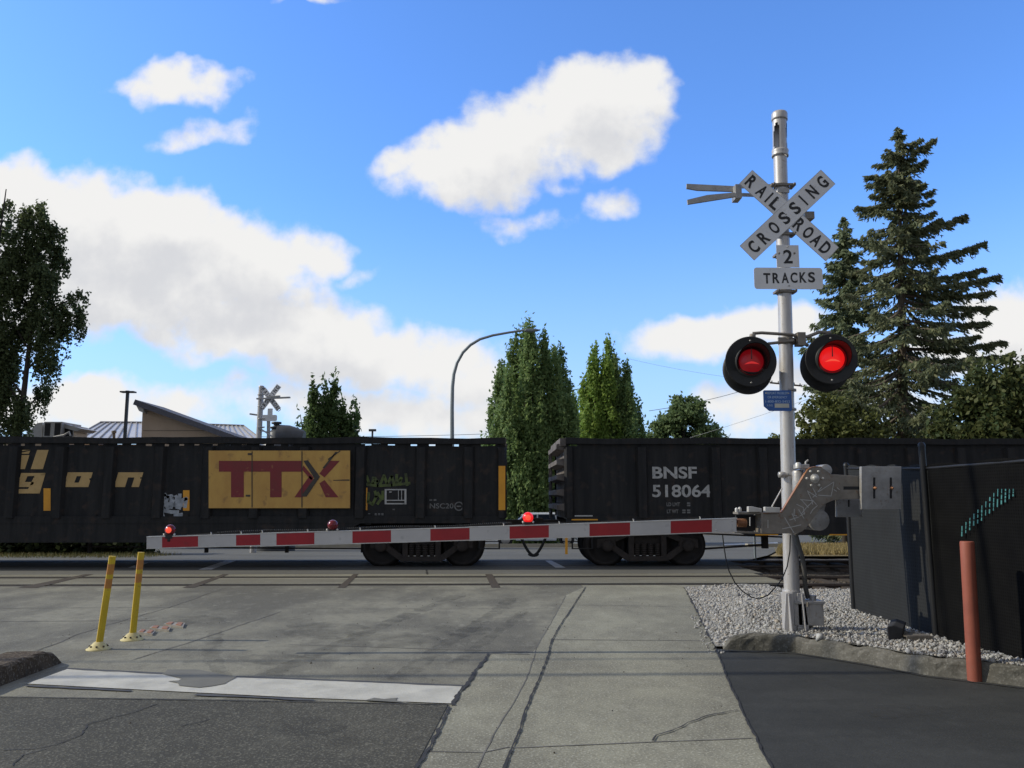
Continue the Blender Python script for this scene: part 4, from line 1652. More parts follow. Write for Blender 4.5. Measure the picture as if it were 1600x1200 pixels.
def flasher(px, py, aim, lens_m, spot_m, dy, back=False, lit=True):
    """round backed lamp; aim points the way it faces"""
    c = mp(px, py, dy)
    a = Vector(aim).normalized()
    s = a.cross(ZA).normalized()
    u = s.cross(a)
    mb = MB()
    rr = 40.0 * S_
    # dished background disc
    mb.lathe(c, a, [(-.012, 0), (-.012, rr - .02), (.0, rr), (.006, rr), (.004, rr - .012), (-.004, rr * .62), (-.004, .165), (.02, .16), (.02, .150)], 48)
    mb.lathe(c, -a, [(.01, .17), (.07, .16), (.13, .12), (.15, .0)], 28)
    o = mb.build('flasher_light', M['black'], sig)
    if back:
        mb = MB()
    mb = MB()
    # hood: half open tube round the lens
    n = 36
    for k in range(n):
        t = (k + .5) / n
        for th0, th1 in ((rad(-30) + rad(240) * k / n, rad(-30) + rad(240) * (k + 1) / n),):
            def P(th, d, r):
                return c + a * d + (s * math.cos(th) + u * math.sin(th)) * r
            dep = lambda th: .05 + .20 * max(0.0, math.sin(th) * .62 + .38) ** .8
            for r_, flip in ((.158, 0), (.152, 1)):
                q = [P(th0, 0, r_), P(th1, 0, r_), P(th1, dep(th1), r_ + .012), P(th0, dep(th0), r_ + .012)]
                mb.face(q if not flip else q[::-1])
    mb.build('hood', M['black'], o)
    mb = MB()
    R = 23.3 * S_
    mb.lathe(c, a, [(.008, R), (.016, R * .95), (.027, R * .82)], 40)
    mb.mat(1)
    mb.lathe(c, a, [(.027, R * .82), (.036, R * .68), (.045, R * .35), (.048, 0)], 40)
    ln = mb.build('lens', [M['lens_rim'] if lens_m is M['lens_on'] else M['lens_off'], lens_m], o)
    if spot_m:
        mb = MB()
        for k in range(14):
            x0_, x1_ = lerp(-.075, .075, k / 14), lerp(-.075, .075, (k + 1) / 14)
            f = lambda x: -.035 + .02 * math.cos(x * 20)
            th_ = lambda x: .010 * math.cos(x * 20) ** 1.0 + .001
            mb.face([c + a * .052 + s * x + u * z for x, z in ((x0_, f(x0_) - th_(x0_)), (x1_, f(x1_) - th_(x1_)), (x1_, f(x1_) + th_(x1_)), (x0_, f(x0_) + th_(x0_)))])
        mb.build('bright_spot', spot_m, ln)
        mb = MB()
        mb.face([c + a * .05 + s * x + u * z for x, z in ((-.007, .02), (.007, .02), (.004, R * .88), (-.004, R * .88))])
        mb.build('lens_seam', M['lens_off'], ln)
    mb = MB()
    for th in (90, 270):
        mb.cut().lathe(c + u * math.sin(rad(th)) * (rr - .045), a, [(-.004, .011), (.006, .010), (.008, 0)], 8)
    mb.build('screw', M['alu'], o)
    return o


flasher(1173, 565, (-.10, -1, -.05), M['lens_dim'], M['lens_mid'], .17)
flasher(1299, 561, (-.14, -1, -.05), M['lens_on'], M['lens_hot'], .20)
flasher(1168, 578, (.05, 1, 0), M['lens_off'], None, -.04, True)
flasher(1289, 574, (.05, 1, 0), M['lens_off'], None, -.04, True)
m = MB()
for (p, q) in (((1173, 565), (1168, 578)), ((1299, 561), (1289, 574))):
    m.cut()
    m.tube([mp(*p, .14), mp(*q, 0.0)], .15, 24)
    m.tube([mp(p[0], p[1] - 38, .10), mp(p[0], p[1] - 20, .10)], .03, 12)
m.build('lamp_housing', M['black_gloss'], sig)

# blue emergency notice
b0 = at(1215, 626, YM - .10)
m = MB()
hw, hh = 22.5 * S_, 16.5 * S_
m.prism([Vector((b0.x + a * hw, b0.y, b0.z + b * hh)) for a, b in ((-1, .9), (-.93, 1), (.93, 1), (1, .9), (1, -.9), (.93, -1), (-.62, -1), (-1, -.55))], (0, .003, 0))
es = m.build('emergency_sign', M['blue'], sig)
m = MB()
for t, z, w in (('REPORT PROBLEM', .72, 1.5), ('OR EMERGENCY', .33, 1.4), ('1-800-832-5452', -.08, 1.75)):
    write(m, t, Vector((b0.x, b0.y - .0015, b0.z + z * hh)), XA, ZA, w * hw, .22 * hh, .01)
write(m, 'X-ING', Vector((b0.x - .58 * hw, b0.y - .0015, b0.z - .46 * hh)), XA, ZA, .42 * hw, .2 * hh, .01)
m.build('lettering', M['blue_text'], es)
m = MB()
m.box((b0.x - .22 * hw, b0.y - .0015, b0.z - .68 * hh), (b0.x + .80 * hw, b0.y - .0005, b0.z - .28 * hh))
for sx in (-.8, .8):
    m.lathe((b0.x + sx * hw, b0.y, b0.z + .72 * hh), -YA, [(0, .007), (.004, .006), (.004, 0)], 8)
m.build('number_label', M['white_label'], es)
# small clamps on the pole
m = MB()
for px, py in ((1232, 610), (1232, 640), (1232, 742)):
    c = mp(px, py)
    m.cut().lathe(c - ZA * .012, ZA, [(0, .075), (0, .081), (.024, .081), (.024, .075)], 24)
c = mp(1224, 742)
m.tube([c - XA * .06 - YA * .06, c + XA * .02 - YA * .07], .022, 10)
m.lathe(c - XA * .03 - YA * .06, XA, [(-.04, 0), (-.04, .03), (.0, .035), (.03, .025), (.03, 0)], 10)
m.build('clamp', M['alu'], sig)
# base casting and junction box
m = MB()
bz0, bz1 = at(1240, 990, YM).z - .10, mp(1238, 922).z
for s in (-1, 1):
    m.prism([Vector((base_p.x + s * x, YM - .10, z)) for x, z in ((.02, bz0), (.145, bz0), (.13, bz0 + .16), (.095, bz1 - .02), (.02, bz1 - .02))], (0, .02, 0))
    m.prism([Vector((base_p.x + s * .06, YM - y, z)) for y, z in ((-.12, bz0), (.19, bz0), (.17, bz0 + .15), (.11, bz1 - .03), (-.10, bz1 - .03))], (.018 * s, 0, 0))
m.lathe((base_p.x - .005, YM, bz0), ZA, [(0, .12), (.05, .12), (.09, .09), (bz1 - bz0 - .03, .088), (bz1 - bz0, .094), (bz1 - bz0, .075)], 20)
m.box((base_p.x - .17, YM - .2, bz0), (base_p.x + .17, YM + .17, bz0 + .09))
m.build('base_casting', M['galv'], sig, bevel=.006)
m = MB()
j0, j1 = mp(1242, 978, .10), mp(1275, 937, -.10)
m.box((j0.x, j0.y, j0.z), (j1.x, j1.y, j1.z))
m.box((j0.x + .01, j0.y - .015, j1.z - .02), (j1.x + .01, j1.y, j1.z + .012))
m.box((j0.x + .02, j0.y - .03, j0.z - .09), (j0.x + .10, j0.y + .05, j0.z - .002))
m.tube([mp(1270, 937, 0), mp(1270, 930, 0)], .035, 12)
m.build('junction_box', M['alu'], sig, bevel=.008)
m = MB()
m.tube([mp(1262, 948, .13), mp(1262, 941, .13)], .011, 8)
m.tube([mp(1267, 978, .02), mp(1267, 992, .02)], .02, 8)
m.build('box_fitting', M['galv_dark'], sig)

# ------------------------------------------------------------------ crossing gate
YG = 8.52
gate = thing('crossing_gate', at(1275, 780, YG + .05), 'lowered crossing gate with red and white striped arm, tagged bracket and grey counterweight', 'crossing gate')


def gp(px, py, dy=0.0):
    return at(px, py, YG - dy)


def gpoly(mb, pts, dy, th):
    mb.prism([gp(a, b, dy) for a, b in pts], (0, th, 0))
    return mb


out = [(1191, 834), (1191, 802.5), (1222, 801), (1263, 734), (1268, 731), (1275, 729.5), (1284, 730.5), (1291, 735), (1299, 741), (1345, 744), (1345, 779.5), (1314, 780), (1301, 782), (1290, 787), (1281, 795), (1272, 808), (1262, 822), (1254, 830), (1246, 833.5)]
m = MB()
gpoly(m, out, .06, .016)
plate_o = m.build('gate_bracket', M['galv_dark'], gate, bevel=.003)
m = MB()
gpoly(m, out, -.34, .016)
m.build('rear_bracket', M['galv_dark'], gate)
m = MB()
for a, b in zip(out[1:6], out[2:7]):
    pa, pb = gp(*a, .062), gp(*b, .062)
    n = (pb - pa).cross(YA).normalized()
    m.prism([pa, pb, pb + YA * .05, pa + YA * .05], n * .008)
m.build('bracket_flange', M['copper'], plate_o)
m = MB()
cc = gp(1273, 747.5, .06)
for k in range(6):
    a = rad(60 * k)
    q = cc + (XA * math.cos(a) + ZA * math.sin(a)) * 12.5 / ppm(YG)
    m.cut().lathe(q, -YA, [(-.002, .014), (.012, .012), (.016, .006), (.016, 0)], 10)
m.cut().lathe(cc, -YA, [(-.002, .05), (.008, .045), (.008, .03), (.022, .026), (.03, .012), (.03, 0)], 18)
m.build('hub_bolt', M['alu_light'], plate_o)
# tag drawn on the bracket
K = lambda x, y: (1120 + x / 4, 700 + y / 4)
tags = [[(425, 435), (452, 482), (482, 530)], [(410, 505), (470, 493), (526, 480)], [(455, 450), (510, 432)], [(470, 410), (492, 455)], [(485, 382), (482, 420), (500, 425)],
        [(512, 385), (545, 440)], [(520, 425), (552, 405)], [(500, 352), (540, 372), (548, 415)], [(522, 322), (605, 330), (560, 372), (528, 412)], [(530, 325), (572, 372)], [(585, 410), (600, 385), (628, 360)], [(590, 318), (622, 352)],
        [(566, 268), (592, 322), (600, 352)], [(568, 270), (625, 305)], [(600, 250), (622, 290), (600, 308)], [(655, 245), (625, 280), (732, 212), (715, 300), (635, 295)], [(732, 260), (748, 270)], [(752, 248), (766, 260)]]
m = MB()
for i, ln in enumerate(tags):
    m.ribbon([gp(*K(*p), .0612 + i * .0002) for p in ln], .0075, -YA, .0004)
m.build('marker_tag', M['chalk'], plate_o)
# mechanism housing between the plates and behind
m = MB()
c = gp(1262, 768, -.2)
gpoly(m, [(1240, 826), (1240, 736), (1262, 730), (1285, 734), (1294, 745), (1290, 790), (1284, 815), (1272, 828)], -.18, .13)
m.lathe(gp(1249, 760, -.10), ZA, [(-.18, .0), (-.18, .07), (.14, .07), (.165, .06), (.165, 0)], 20)
m.lathe(gp(1286, 735, -.1), YA, [(-.09, 0), (-.09, .06), (.12, .06), (.12, 0)], 16)
m.tube([gp(1259, 733, 0), gp(1259, 722, 0), gp(1263, 719, 0)], .012, 8)
m.box(tuple(gp(1246, 732, .02)), tuple(gp(1258, 726, -.1)))
m.lathe(gp(1274, 812, -.2), YA, [(-.1, 0), (-.1, .11), (.1, .11), (.1, 0)], 20)
m.build('mechanism_housing', M['alu'], gate, bevel=.006)
m = MB()
for px, py, w in ((1247, 723, .03), (1270, 730, .02)):
    m.cut().lathe(gp(px, py + 4, 0), ZA, [(-.03, w), (.02, w), (.03, w * .6), (.03, 0)], 8)
m.build('housing_bolt', M['alu_light'], gate)
# counterweights
m = MB()
gpoly(m, [(1318, 765), (1318, 760), (1346, 760), (1346, 765)], .0615, .001)
m.build('bracket_slot', M['dark'], plate_o)
m = MB()
gpoly(m, [(1346, 796), (1346, 729), (1408.5, 729), (1408.5, 796)], .13, .05)
cw = m.build('counterweight', M['alu'], gate, bevel=.003)
m = MB()
for px in (1366, 1392):
    m.cut()
    gpoly(m, [(px - 1.7, 779), (px - 1.7, 746), (px + 1.7, 746), (px + 1.7, 779)], .1315, .001)
m.build('slot', M['dark'], cw)
m = MB()
for px in (1367, 1393):
    m.cut().lathe(gp(px, 762.5, .132), -YA, [(0, .016), (.012, .016), (.012, .008), (.035, .008), (.035, 0)], 8)
m.build('rusty_bolt', M['copper'], cw)
m = MB()
gpoly(m, [(1308, 808), (1308, 780), (1347, 780), (1347, 808)], -.26, .05)
m.build('rear_counterweight', M['alu'], gate, bevel=.003)
m = MB()
gpoly(m, [(1325, 792), (1325, 781), (1327.5, 781), (1327.5, 792)], -.2585, .001)
m.build('slot', M['dark'], gate)
# arm adapter on the left
m = MB()
gpoly(m, [(1150, 833), (1150, 830), (1192, 832), (1192, 834)], .05, .2)
gpoly(m, [(1154, 803.5), (1154, 800), (1192, 800), (1192, 803.5)], .05, .2)
gpoly(m, [(1189.5, 834), (1189.5, 801), (1192.5, 801), (1192.5, 834)], .07, .24)
m.build('arm_adapter', M['galv_dark'], gate)
m = MB()
gpoly(m, [(1169.5, 800), (1169.5, 791.5), (1176, 791.5), (1190.5, 794.5), (1190.5, 800)], .09, .06)
m.cut()
gpoly(m, [(1195.5, 801), (1195.5, 792), (1219, 793), (1219, 801)], .09, .06)
m.cut()
gpoly(m, [(1171.2, 822), (1171.2, 808), (1173, 808), (1173, 822)], .09, .01)
m.cut()
gpoly(m, [(1199.5, 825), (1199.5, 812), (1200.5, 812), (1200.5, 825)], .064, .003)
m.cut().bar(gp(1206, 792, .03), gp(1222, 763, -.02), .012, .012)
for px, py in ((1151, 800), (1156, 799)):
    m.cut().lathe(gp(px, py, .05), ZA, [(0, .018), (.03, .018), (.045, .008), (.045, 0)], 8)
m.build('adapter_lug', M['alu_light'], gate, bevel=.004)
m = MB()
for k in range(9):
    m.lathe(gp(1152 + k * 1.6, 817, .0), XA, [(0, .035), (.004, .045), (.008, .035)], 12)
m.build('break_away_spring', M['copper'], gate)
m = MB()
gpoly(m, [(1150, 829), (1150, 805), (1190, 805), (1190, 829)], -.12, .03)
m.build('adapter_back', M['dark'], gate)

# striped arm; three lengths that slip into each other
cuts = [232, 256, 312, 371, 409, 434, 493, 552, 612, 673, 734, 796, 857, 920, 983, 1046, 1110, 1148]
reds = {(256, 312), (371, 409), (434, 493), (552, 612), (673, 734), (796, 857), (920, 983), (1046, 1110)}


def arm_c(px):
    return lerp(847.6, 820.0, (px - 232) / (1148 - 232)) + 1.2 * math.sin((px - 232) / 916 * math.pi)


def arm_h(px):
    return 8.3 if px < 409 else (9.2 if px < 734 else 9.6)


m = MB()
for a, b in zip(cuts[:-1], cuts[1:]):
    m.mat(1 if (a, b) in reds else 0)
    n = 2
    for k in range(n):
        pa, pb = lerp(a, b, k / n), lerp(a, b, (k + 1) / n)
        h = arm_h((a + b) / 2)
        y = .045 if b <= 409 else (.052 if b <= 734 else .06)
        q = [gp(pa, arm_c(pa) + h, 0), gp(pb, arm_c(pb) + h, 0), gp(pb, arm_c(pb) - h, 0), gp(pa, arm_c(pa) - h, 0)]
        m.prism([p - YA * y for p in q], (0, .06, 0))
arm = m.build('gate_arm', [M['white_sheet'], M['red_sheet']], gate)
m = MB()
for a, b in ((232, 409.5), (408.5, 735), (733, 1149)):
    h = arm_h((a + b) / 2)
    y = .049 if b < 420 else (.056 if b < 740 else .064)
    for s in (-1, 1):
        n = 6
        for k in range(n):
            pa, pb = lerp(a, b, k / n), lerp(a, b, (k + 1) / n)
            q = [gp(pa, arm_c(pa) + s * h), gp(pb, arm_c(pb) + s * h), gp(pb, arm_c(pb) + s * (h + 1.4)), gp(pa, arm_c(pa) + s * (h + 1.4))]
            m.prism([p - YA * y for p in q], (0, .066, 0))
m.build('arm_rim', M['alu_light'], arm)
m = MB()
for px, dy in ((1119, -6), (1144, -6), (1119, 7), (1144, 7)):
    m.cut().lathe(gp(px, arm_c(px) + dy, .06), -YA, [(0, .009), (.004, .008), (.005, 0)], 8)
for px in (330, 377, 410, 481, 563, 680, 787, 874, 990, 1094):
    c = gp(px, arm_c(px) - arm_h(px) - 2.2, .02)
    m.cut().tube([c - ZA * .005, c + ZA * .012, c + ZA * .016 - XA * .008], .006, 6)
m.build('arm_screw', M['alu_light'], arm)
# cable with its wound sleeve along the top of the arm
m = MB()
pts = []
for k in range(900):
    px = lerp(340, 800, k / 899)
    c = gp(px, arm_c(px) - arm_h(px) - 4.0 - 1.0 * math.sin(k / 899 * 14), .0)
    a = k * 1.05
    pts.append(c + YA * .010 * math.cos(a) + ZA * .010 * math.sin(a))
m.tube(pts, .0035, 4)
m.build('arm_cable', M['cable'], gate)
m = MB()
m.tube([gp(px, arm_c(px) - arm_h(px) - 2.4 - .6 * math.sin(px * .06), .0) for px in range(268, 1100, 14)], .005, 6)
m.build('feed_wire', M['cable'], gate)
# lamps on the arm
for px, py, lm, hot in ((266, 828, M['lens_mid'], M['lens_hot']), (520, 820.5, M['lens_off'], None), (825, 808.5, M['lens_on'], M['lens_hot'])):
    c = gp(px, py, .02)
    r = 8.3 / ppm(YG)
    m = MB()
    m.lathe(c - YA * .05, YA, [(0, 0), (.006, r * .5), (.025, r * .86), (.05, r), (.075, r * .86), (.094, r * .5), (.1, 0)], 24)
    lamp = m.build('arm_lamp', M['lens_off'] if lm is not M['lens_on'] else M['lens_on'], gate)
    m = MB()
    m.box((c.x - .035, c.y - .03, c.z - r - .03), (c.x + .035, c.y + .03, c.z - r * .82))
    m.lathe(c - ZA * (r + .03), ZA, [(-.03, 0), (-.03, .03), (0, .03), (0, 0)], 10)
    m.build('lamp_base', M['black'], lamp)
    m = MB()
    for s in (-1, 1):
        m.cut().lathe((c.x + s * .05, c.y - .02, c.z - r * .85), ZA, [(-.012, 0), (-.01, .01), (.005, .012), (.012, .005), (.012, 0)], 8)
    m.build('lamp_screw', M['alu_light'], lamp)
    if hot:
        m = MB()
        m.lathe(c - YA * .053 + ZA * .0, YA, [(-.001, 0), (.002, r * .3), (.009, r * .55)], 16)
        m.build('bright_spot', hot, lamp)
# hanging wire and grey conduit
m = MB()
W = [(1129, 836), (1131, 853), (1134, 872), (1139, 892), (1148, 910), (1160, 924), (1174, 933), (1186, 936), (1200, 930), (1214, 915), (1222, 905), (1230, 885), (1234, 862), (1235, 836)]
m.tube([gp(a, b, .09) for a, b in W], .006, 6)
m.build('hanging_wire', M['cable'], gate)
m = MB()
m.tube([gp(1243, 834, -.1), gp(1247, 850, -.1), gp(1254, 872, -.12), gp(1257, 895, -.15), gp(1258, 915, -.2), gp(1262, 934, -.25)], .024, 10)
m.build('conduit', M['conduit'], gate)

# ------------------------------------------------------------------ fence on the right
def fence_pt(px, py, z):
    return G(px, py, z)


fA = fence_pt(1338, 968, .05)
fC = fence_pt(1468, 1004, .11)
fD = fence_pt(1600, 1041, .11)
fD = fC + (fD - fC) * 2.6
fence = thing('privacy_fence', (fC.x, fC.y, 0), 'tall chain-link fence wrapped in dark privacy mesh, behind the orange bollard', 'fence')


def fence_panel(a, b, h0, h1, mat, name, wav=.006, th=.012, z0=-.02):
    m = MB()
    d = (b - a)
    d.z = 0
    n = Vector((d.y, -d.x, 0)).normalized()
    nx, nz = 44, 12
    V = []
    for j in range(nz + 1):
        for i in range(nx + 1):
            t, s = i / nx, j / nz
            p = a.lerp(b, t)
            o = wav * (math.sin(t * 17 + s * 2.5) * .6 + math.sin(t * 41 + s * 5) * .25 + math.sin(s * 7 + t * 5) * .4)
            if abs(t - .72) < .10 and name == 'mesh_panel':
                o += .02 * math.cos((t - .72) / .10 * math.pi / 2) * (1 - .5 * s)
            top = lerp(h0, h1, t) + .012 * math.sin(t * 23)
            V.append(Vector((p.x, p.y, lerp(p.z + z0, top, s))) + n * o)
    for j in range(nz):
        for i in range(nx):
            k = j * (nx + 1) + i
            m.face([V[k], V[k + 1], V[k + nx + 2], V[k + nx + 1]])
    m.prism  # noqa
    return m.build(name, mat, fence)


topA = at(1333, 728, fA.y).z
topC = at(1457, 697, fC.y).z
topP = at(1452, 727, fC.y).z
fence_panel(fA, fC, topA, topP, M['mesh_grey'], 'mesh_panel')
fence_panel(fC, fD, topP, topP + .03, M['mesh_black'], 'black_panel', .010)
m = MB()
for p, t in ((fA, topA), (fC, topC), (fD, topP + .04)):
    m.cut().tube([Vector((p.x, p.y + .05, -.05)), Vector((p.x + (0 if p is not fC else -.02), p.y + .05, t))], .032, 12)
    m.lathe((p.x + (0 if p is not fC else -.02), p.y + .05, t), ZA, [(0, .036), (.02, .034), (.04, .02), (.045, 0)], 12)
m.build('fence_post', M['fence_post'], fence)
m = MB()
m.tube([Vector((fC.x, fC.y + .05, topP - .03)), Vector((fD.x, fD.y + .05, topP))], .016, 8)
m.cut().tube([Vector((fA.x, fA.y + .05, topA - .03)), Vector((fC.x, fC.y + .05, topP - .03))], .012, 8)
m.build('top_rail', M['fence_post'], fence)
# light glinting through the fence, painted as thin teal strips
d_ = (fD - fC).normalized()
nn = Vector((d_.y, -d_.x, 0)).normalized()
if nn.dot(EYE - fC) < 0:
    nn = -nn
m = MB()


def on_panel(px, py):
    d = ray(px, py)
    t = (fC - EYE).dot(nn) / d.dot(nn)
    return EYE + d * t


for k in range(14):
    px = 1507 + k * 6.2
    yb = lerp(839, 776, k / 13)
    yt = lerp(822, 764, min(1, k / 9)) if k < 10 else 764
    yb = max(yb, yt + 6)
    segs = 2 + (k % 3)
    L = yb - yt
    for s in range(segs):
        y0 = yt + L * s / segs
        y1 = y0 + L / segs * random.uniform(.62, .9)
        w = random.uniform(.45, .95)
        q = [on_panel(px - w + (yb - y) * .03, y) for y in (y1,)] + [on_panel(px + w + (yb - y1) * .03, y1), on_panel(px + w + (yb - y0) * .03, y0), on_panel(px - w + (yb - y0) * .03, y0)]
        m.prism([p + nn * .028 for p in q], -nn * .006)
m.build('teal_glint', M['glint'], fence)

# blocks at the foot of the fence
c0 = G(1400, 1004, .13)
m = MB()
p = lambda a, b, z: G(a, b, z)
m.prism([at(x, y, c0.y) for x, y in ((1388, 1003), (1386, 979), (1396, 977), (1412, 983), (1407, 1006))], (.25, .45, 0))
tag(m.build('rubber_block', M['rubber'], keep=c0, bevel=.01), 'dark rubber foot block lying in the gravel against the grey mesh fence', 'rubber block')
c1 = G(1437, 1006, .13)
m = MB()
q0, q1 = at(1418, 1008, c1.y), at(1458, 994, c1.y)
m.box((q0.x, c1.y, q0.z), (q1.x, c1.y + .012, q1.z))
m.box((q0.x, c1.y + .012, q1.z - .012), (q1.x, c1.y + .14, q1.z))
m.box((q0.x, c1.y + .012, q0.z), (q1.x, c1.y + .14, q0.z + .012))
tag(m.build('metal_channel', M['galv_dark'], keep=c1), 'short grey metal channel lying in the gravel beside the rubber block', 'metal channel')

# orange bollard
bp = G(1521, 1061)
b1 = at(1509, 845, bp.y)
bp2 = Vector((bp.x - .03, bp.y - .07, -.05))
bt = Vector((b1.x - .03, bp.y - .07, b1.z))
m = MB()
ax = (bt - bp2)
L_ = ax.length
m.lathe(bp2, ax, [(0, .056), (L_ * .3, .0565), (L_ * .7, .056), (L_ - .012, .056), (L_ - .003, .053), (L_, .048), (L_ - .02, .0)], 28)
tag(m.build('bollard', M['orange'], keep=(bp2.x, bp2.y, 0)), 'faded orange steel pipe bollard at the edge of the dark car park', 'bollard')

# yellow flexible posts in the road
def delineator(bpx, tpx, label, dirt):
    b = G(*bpx)
    Y = b.y + .05
    t = at(*tpx, Y)
    root = thing('flexible_post', (b.x, Y, 0), label, 'lane post', 'yellow posts along the road median')
    b3 = Vector((b.x, Y, .055))
    ax = (t - b3).normalized()
    s = ax.cross(YA).normalized()
    u = s.cross(ax).normalized()
    H = (t - b3).length
    m = MB()

    def sec(h, k=1.0):
        o = b3 + ax * h
        return [o + (s * x + u * y) * k for x, y in ((-.036, .012), (-.012, -.030), (.012, -.030), (.036, .012), (.022, .032), (-.022, .032))]
    prev = None
    for h, mi in ((0, 0), (H * .63, 0), (H * .63, 1), (H * .74, 1), (H * .74, 0), (H * .79, 0), (H * .79, 1), (H * .91, 1), (H * .91, 0), (H, 0)):
        r = sec(h)
        if prev and (r[0] - prev[0]).length > 1e-5:
            m.mat(mi)
            n = 6
            vs = prev + r
            m.add(vs, [[i, (i + 1) % n, n + (i + 1) % n, n + i] for i in range(n)])
        prev = r
    m.mat(0)
    m.face(prev)
    m.build('post', [M['post_y'], M['post_or']], root)
    m = MB()
    m.lathe((b.x, Y, 0), ZA, [(0, .115), (.008, .115), (.014, .10), (.045, .07), (.07, .045), (.075, .035), (.075, 0)], 28)
    bs = m.build('rubber_base', M['base_y'], root)
    m = MB()
    for k in range(8):
        a = rad(45 * k + 12)
        c = Vector((b.x + math.cos(a) * .082, Y + math.sin(a) * .082, .033))
        m.cut().lathe(c, Vector((math.cos(a) * .45, math.sin(a) * .45, 1)), [(0, .010), (.008, .010), (.008, 0)], 10)
    m.build('anchor_bolt', M['tie'], bs)


delineator((150, 1016), (175, 869), 'leaning yellow flexible post standing nearer the stop line and the kerb nose', .5)
delineator((203, 1001), (220, 863), 'leaning yellow flexible post standing beside the red and white ground plates', .3)
for i, (pts, lab) in enumerate(((((214, 991), (238, 993.5), (243, 988), (219, 986.5)), 'flat red and white reflector plate on the road, closest to the yellow posts'),
                                (((233, 984), (264, 987.5), (267, 982.5), (238, 980.5)), 'flat red and white reflector plate on the road, middle one of the row of three'),
                                (((255, 978), (286, 982), (289, 976), (262, 975)), 'flat red and white reflector plate on the road, farthest from the yellow posts'))):
    q = [G(*p) for p in pts]
    m = MB()
    m.prism(q, (0, 0, .022))
    m.mat(1)
    for a, b in ((.08, .40), (.58, .92)):
        qq = [q[0].lerp(q[1], a), q[0].lerp(q[1], b), q[3].lerp(q[2], b), q[3].lerp(q[2], a)]
        cen = sum(qq, Vector()) / 4
        m.prism([cen + (v - cen) * .8 + ZA * .0225 for v in qq], (0, 0, .008))
    tag(m.build('reflector_plate', [M['plate_w'], M['copper']], keep=q[0]), lab, 'road plate', 'reflector plates along the median')
# a pale rock in the gravel
c = G(1191, 940, .06)
bm = bmesh.new()
bmesh.ops.create_icosphere(bm, subdivisions=2, radius=.075)
for v in bm.verts:
    v.co *= 1 + random.uniform(-.16, .16)
    v.co.z *= .6
    v.co.x *= 1.3
me = bpy.data.meshes.new('rock')
bm.to_mesh(me); bm.free()
me.materials.append(M['base_y'])
ro = bpy.data.objects.new('rock', me)
ro.location = c + ZA * .03
col.objects.link(ro)
tag(ro, 'pale yellowish rock lying on the gravel left of the signal mast', 'rock')
# ------------------------------------------------------------------ buildings behind the train
def bz(px, py, Y):
    return at(px, py, Y)


YB1 = 40.0
gz = zprof(YB1) - .16
bl = thing('building', bz(300, 700, YB1 + 4), 'tan stucco building with steep single pitch roof and pale metal roofs beyond the train', 'building')


def P3(px, py, Y):
    p = at(px, py, Y)
    return Vector((p.x, Y, p.z))


m = MB()
w = [P3(223, 700, YB1), P3(357, 700, YB1), P3(357, 681, YB1), P3(223, 634, YB1)]
w[0].z = w[1].z = gz
m.prism(w, (0, 7, 0))
m.build('wall', M['stucco'], bl)
m = MB()
j = [P3(223, 672.5, YB1 - .01), P3(333, 672.5, YB1 - .01), P3(333, 673.3, YB1 - .01), P3(223, 673.3, YB1 - .01)]
m.face(j)
m.build('wall_joint', M['wood'], bl)
m = MB()
r0, r1 = P3(211, 624, YB1 - .5), P3(369, 681.5, YB1 - .5)
d = (r1 - r0).normalized()
n = Vector((-d.z, 0, d.x))
m.prism([r0, r1, r1 - n * .26, r0 - n * .26], (0, 3.5, 0))
rf = m.build('roof', M['fascia'], bl)
m = MB()
s0 = P3(213, 631, YB1 - .45)
m.prism([P3(211.5, 631, YB1 - .45), P3(224, 636, YB1 - .45), P3(224, 645, YB1 - .45), P3(217, 642, YB1 - .45)], (0, 7.8, 0))
m.build('soffit', M['soffit'], bl)
m = MB()
m.box(tuple(P3(352, 700, YB1 - .25)), tuple(P3(363, 681, YB1 + .1)))
m.build('downpipe_box', M['dark'], bl)


def seam_roof(pts, Y0, Y1, name, n):
    """pitched metal roof seen from below its ridge: eave points then ridge points"""
    e0, e1, g1, g0 = P3(*pts[0], Y0), P3(*pts[1], Y0), P3(*pts[2], Y1), P3(*pts[3], Y1)
    mb = MB()
    mb.prism([e0, e1, g1, g0], (0, 0, -.15))
    o = mb.build(name, M['metal_roof'], bl)
    mb = MB()
    nrm = (e1 - e0).cross(g0 - e0).normalized()
    if nrm.z < 0:
        nrm = -nrm
    for k in range(n + 1):
        a, b = e0.lerp(e1, k / n), g0.lerp(g1, k / n)
        mb.bar(a + nrm * .03, b + nrm * .03, .05, .06, nrm)
    mb.bar(g0 + nrm * .04, g1 + nrm * .04, .12, .08, nrm)
    mb.bar(e0 + nrm * .02, e1 + nrm * .02, .06, .12, nrm)
    mb.build('roof_seam', M['roof_seam'], o)
    return o


seam_roof([(108, 688), (300, 688), (262, 661), (157, 660.5)], YB1 + 2.5, YB1 + 7.5, 'metal_roof', 13)
seam_roof([(300, 692), (415, 692), (381, 666), (325, 664)], YB1 + 2.6, YB1 + 7.5, 'metal_roof', 9)
m = MB()
a, b = P3(108, 688, YB1 + 2.9), P3(415, 688, YB1 + 7.4)
m.box((a.x, YB1 + 3.0, gz), (a.x + (b.x - a.x) * .52, YB1 + 12, a.z - .2))
m.box((w[1].x + .02, YB1 + 3.1, gz), (b.x - .3, YB1 + 12, a.z - .25))
m.build('rear_wall', M['stucco'], bl)
m = MB()
c = P3(178, 690, YB1 + 2.4)
m.tube([c, P3(178, 676, YB1 + 2.4)], .07, 10)
m.lathe(P3(178, 677, YB1 + 2.4), ZA, [(0, .11), (.12, .12), (.14, .05), (.14, 0)], 12)
m.build('vent_pipe', M['wood'], bl)

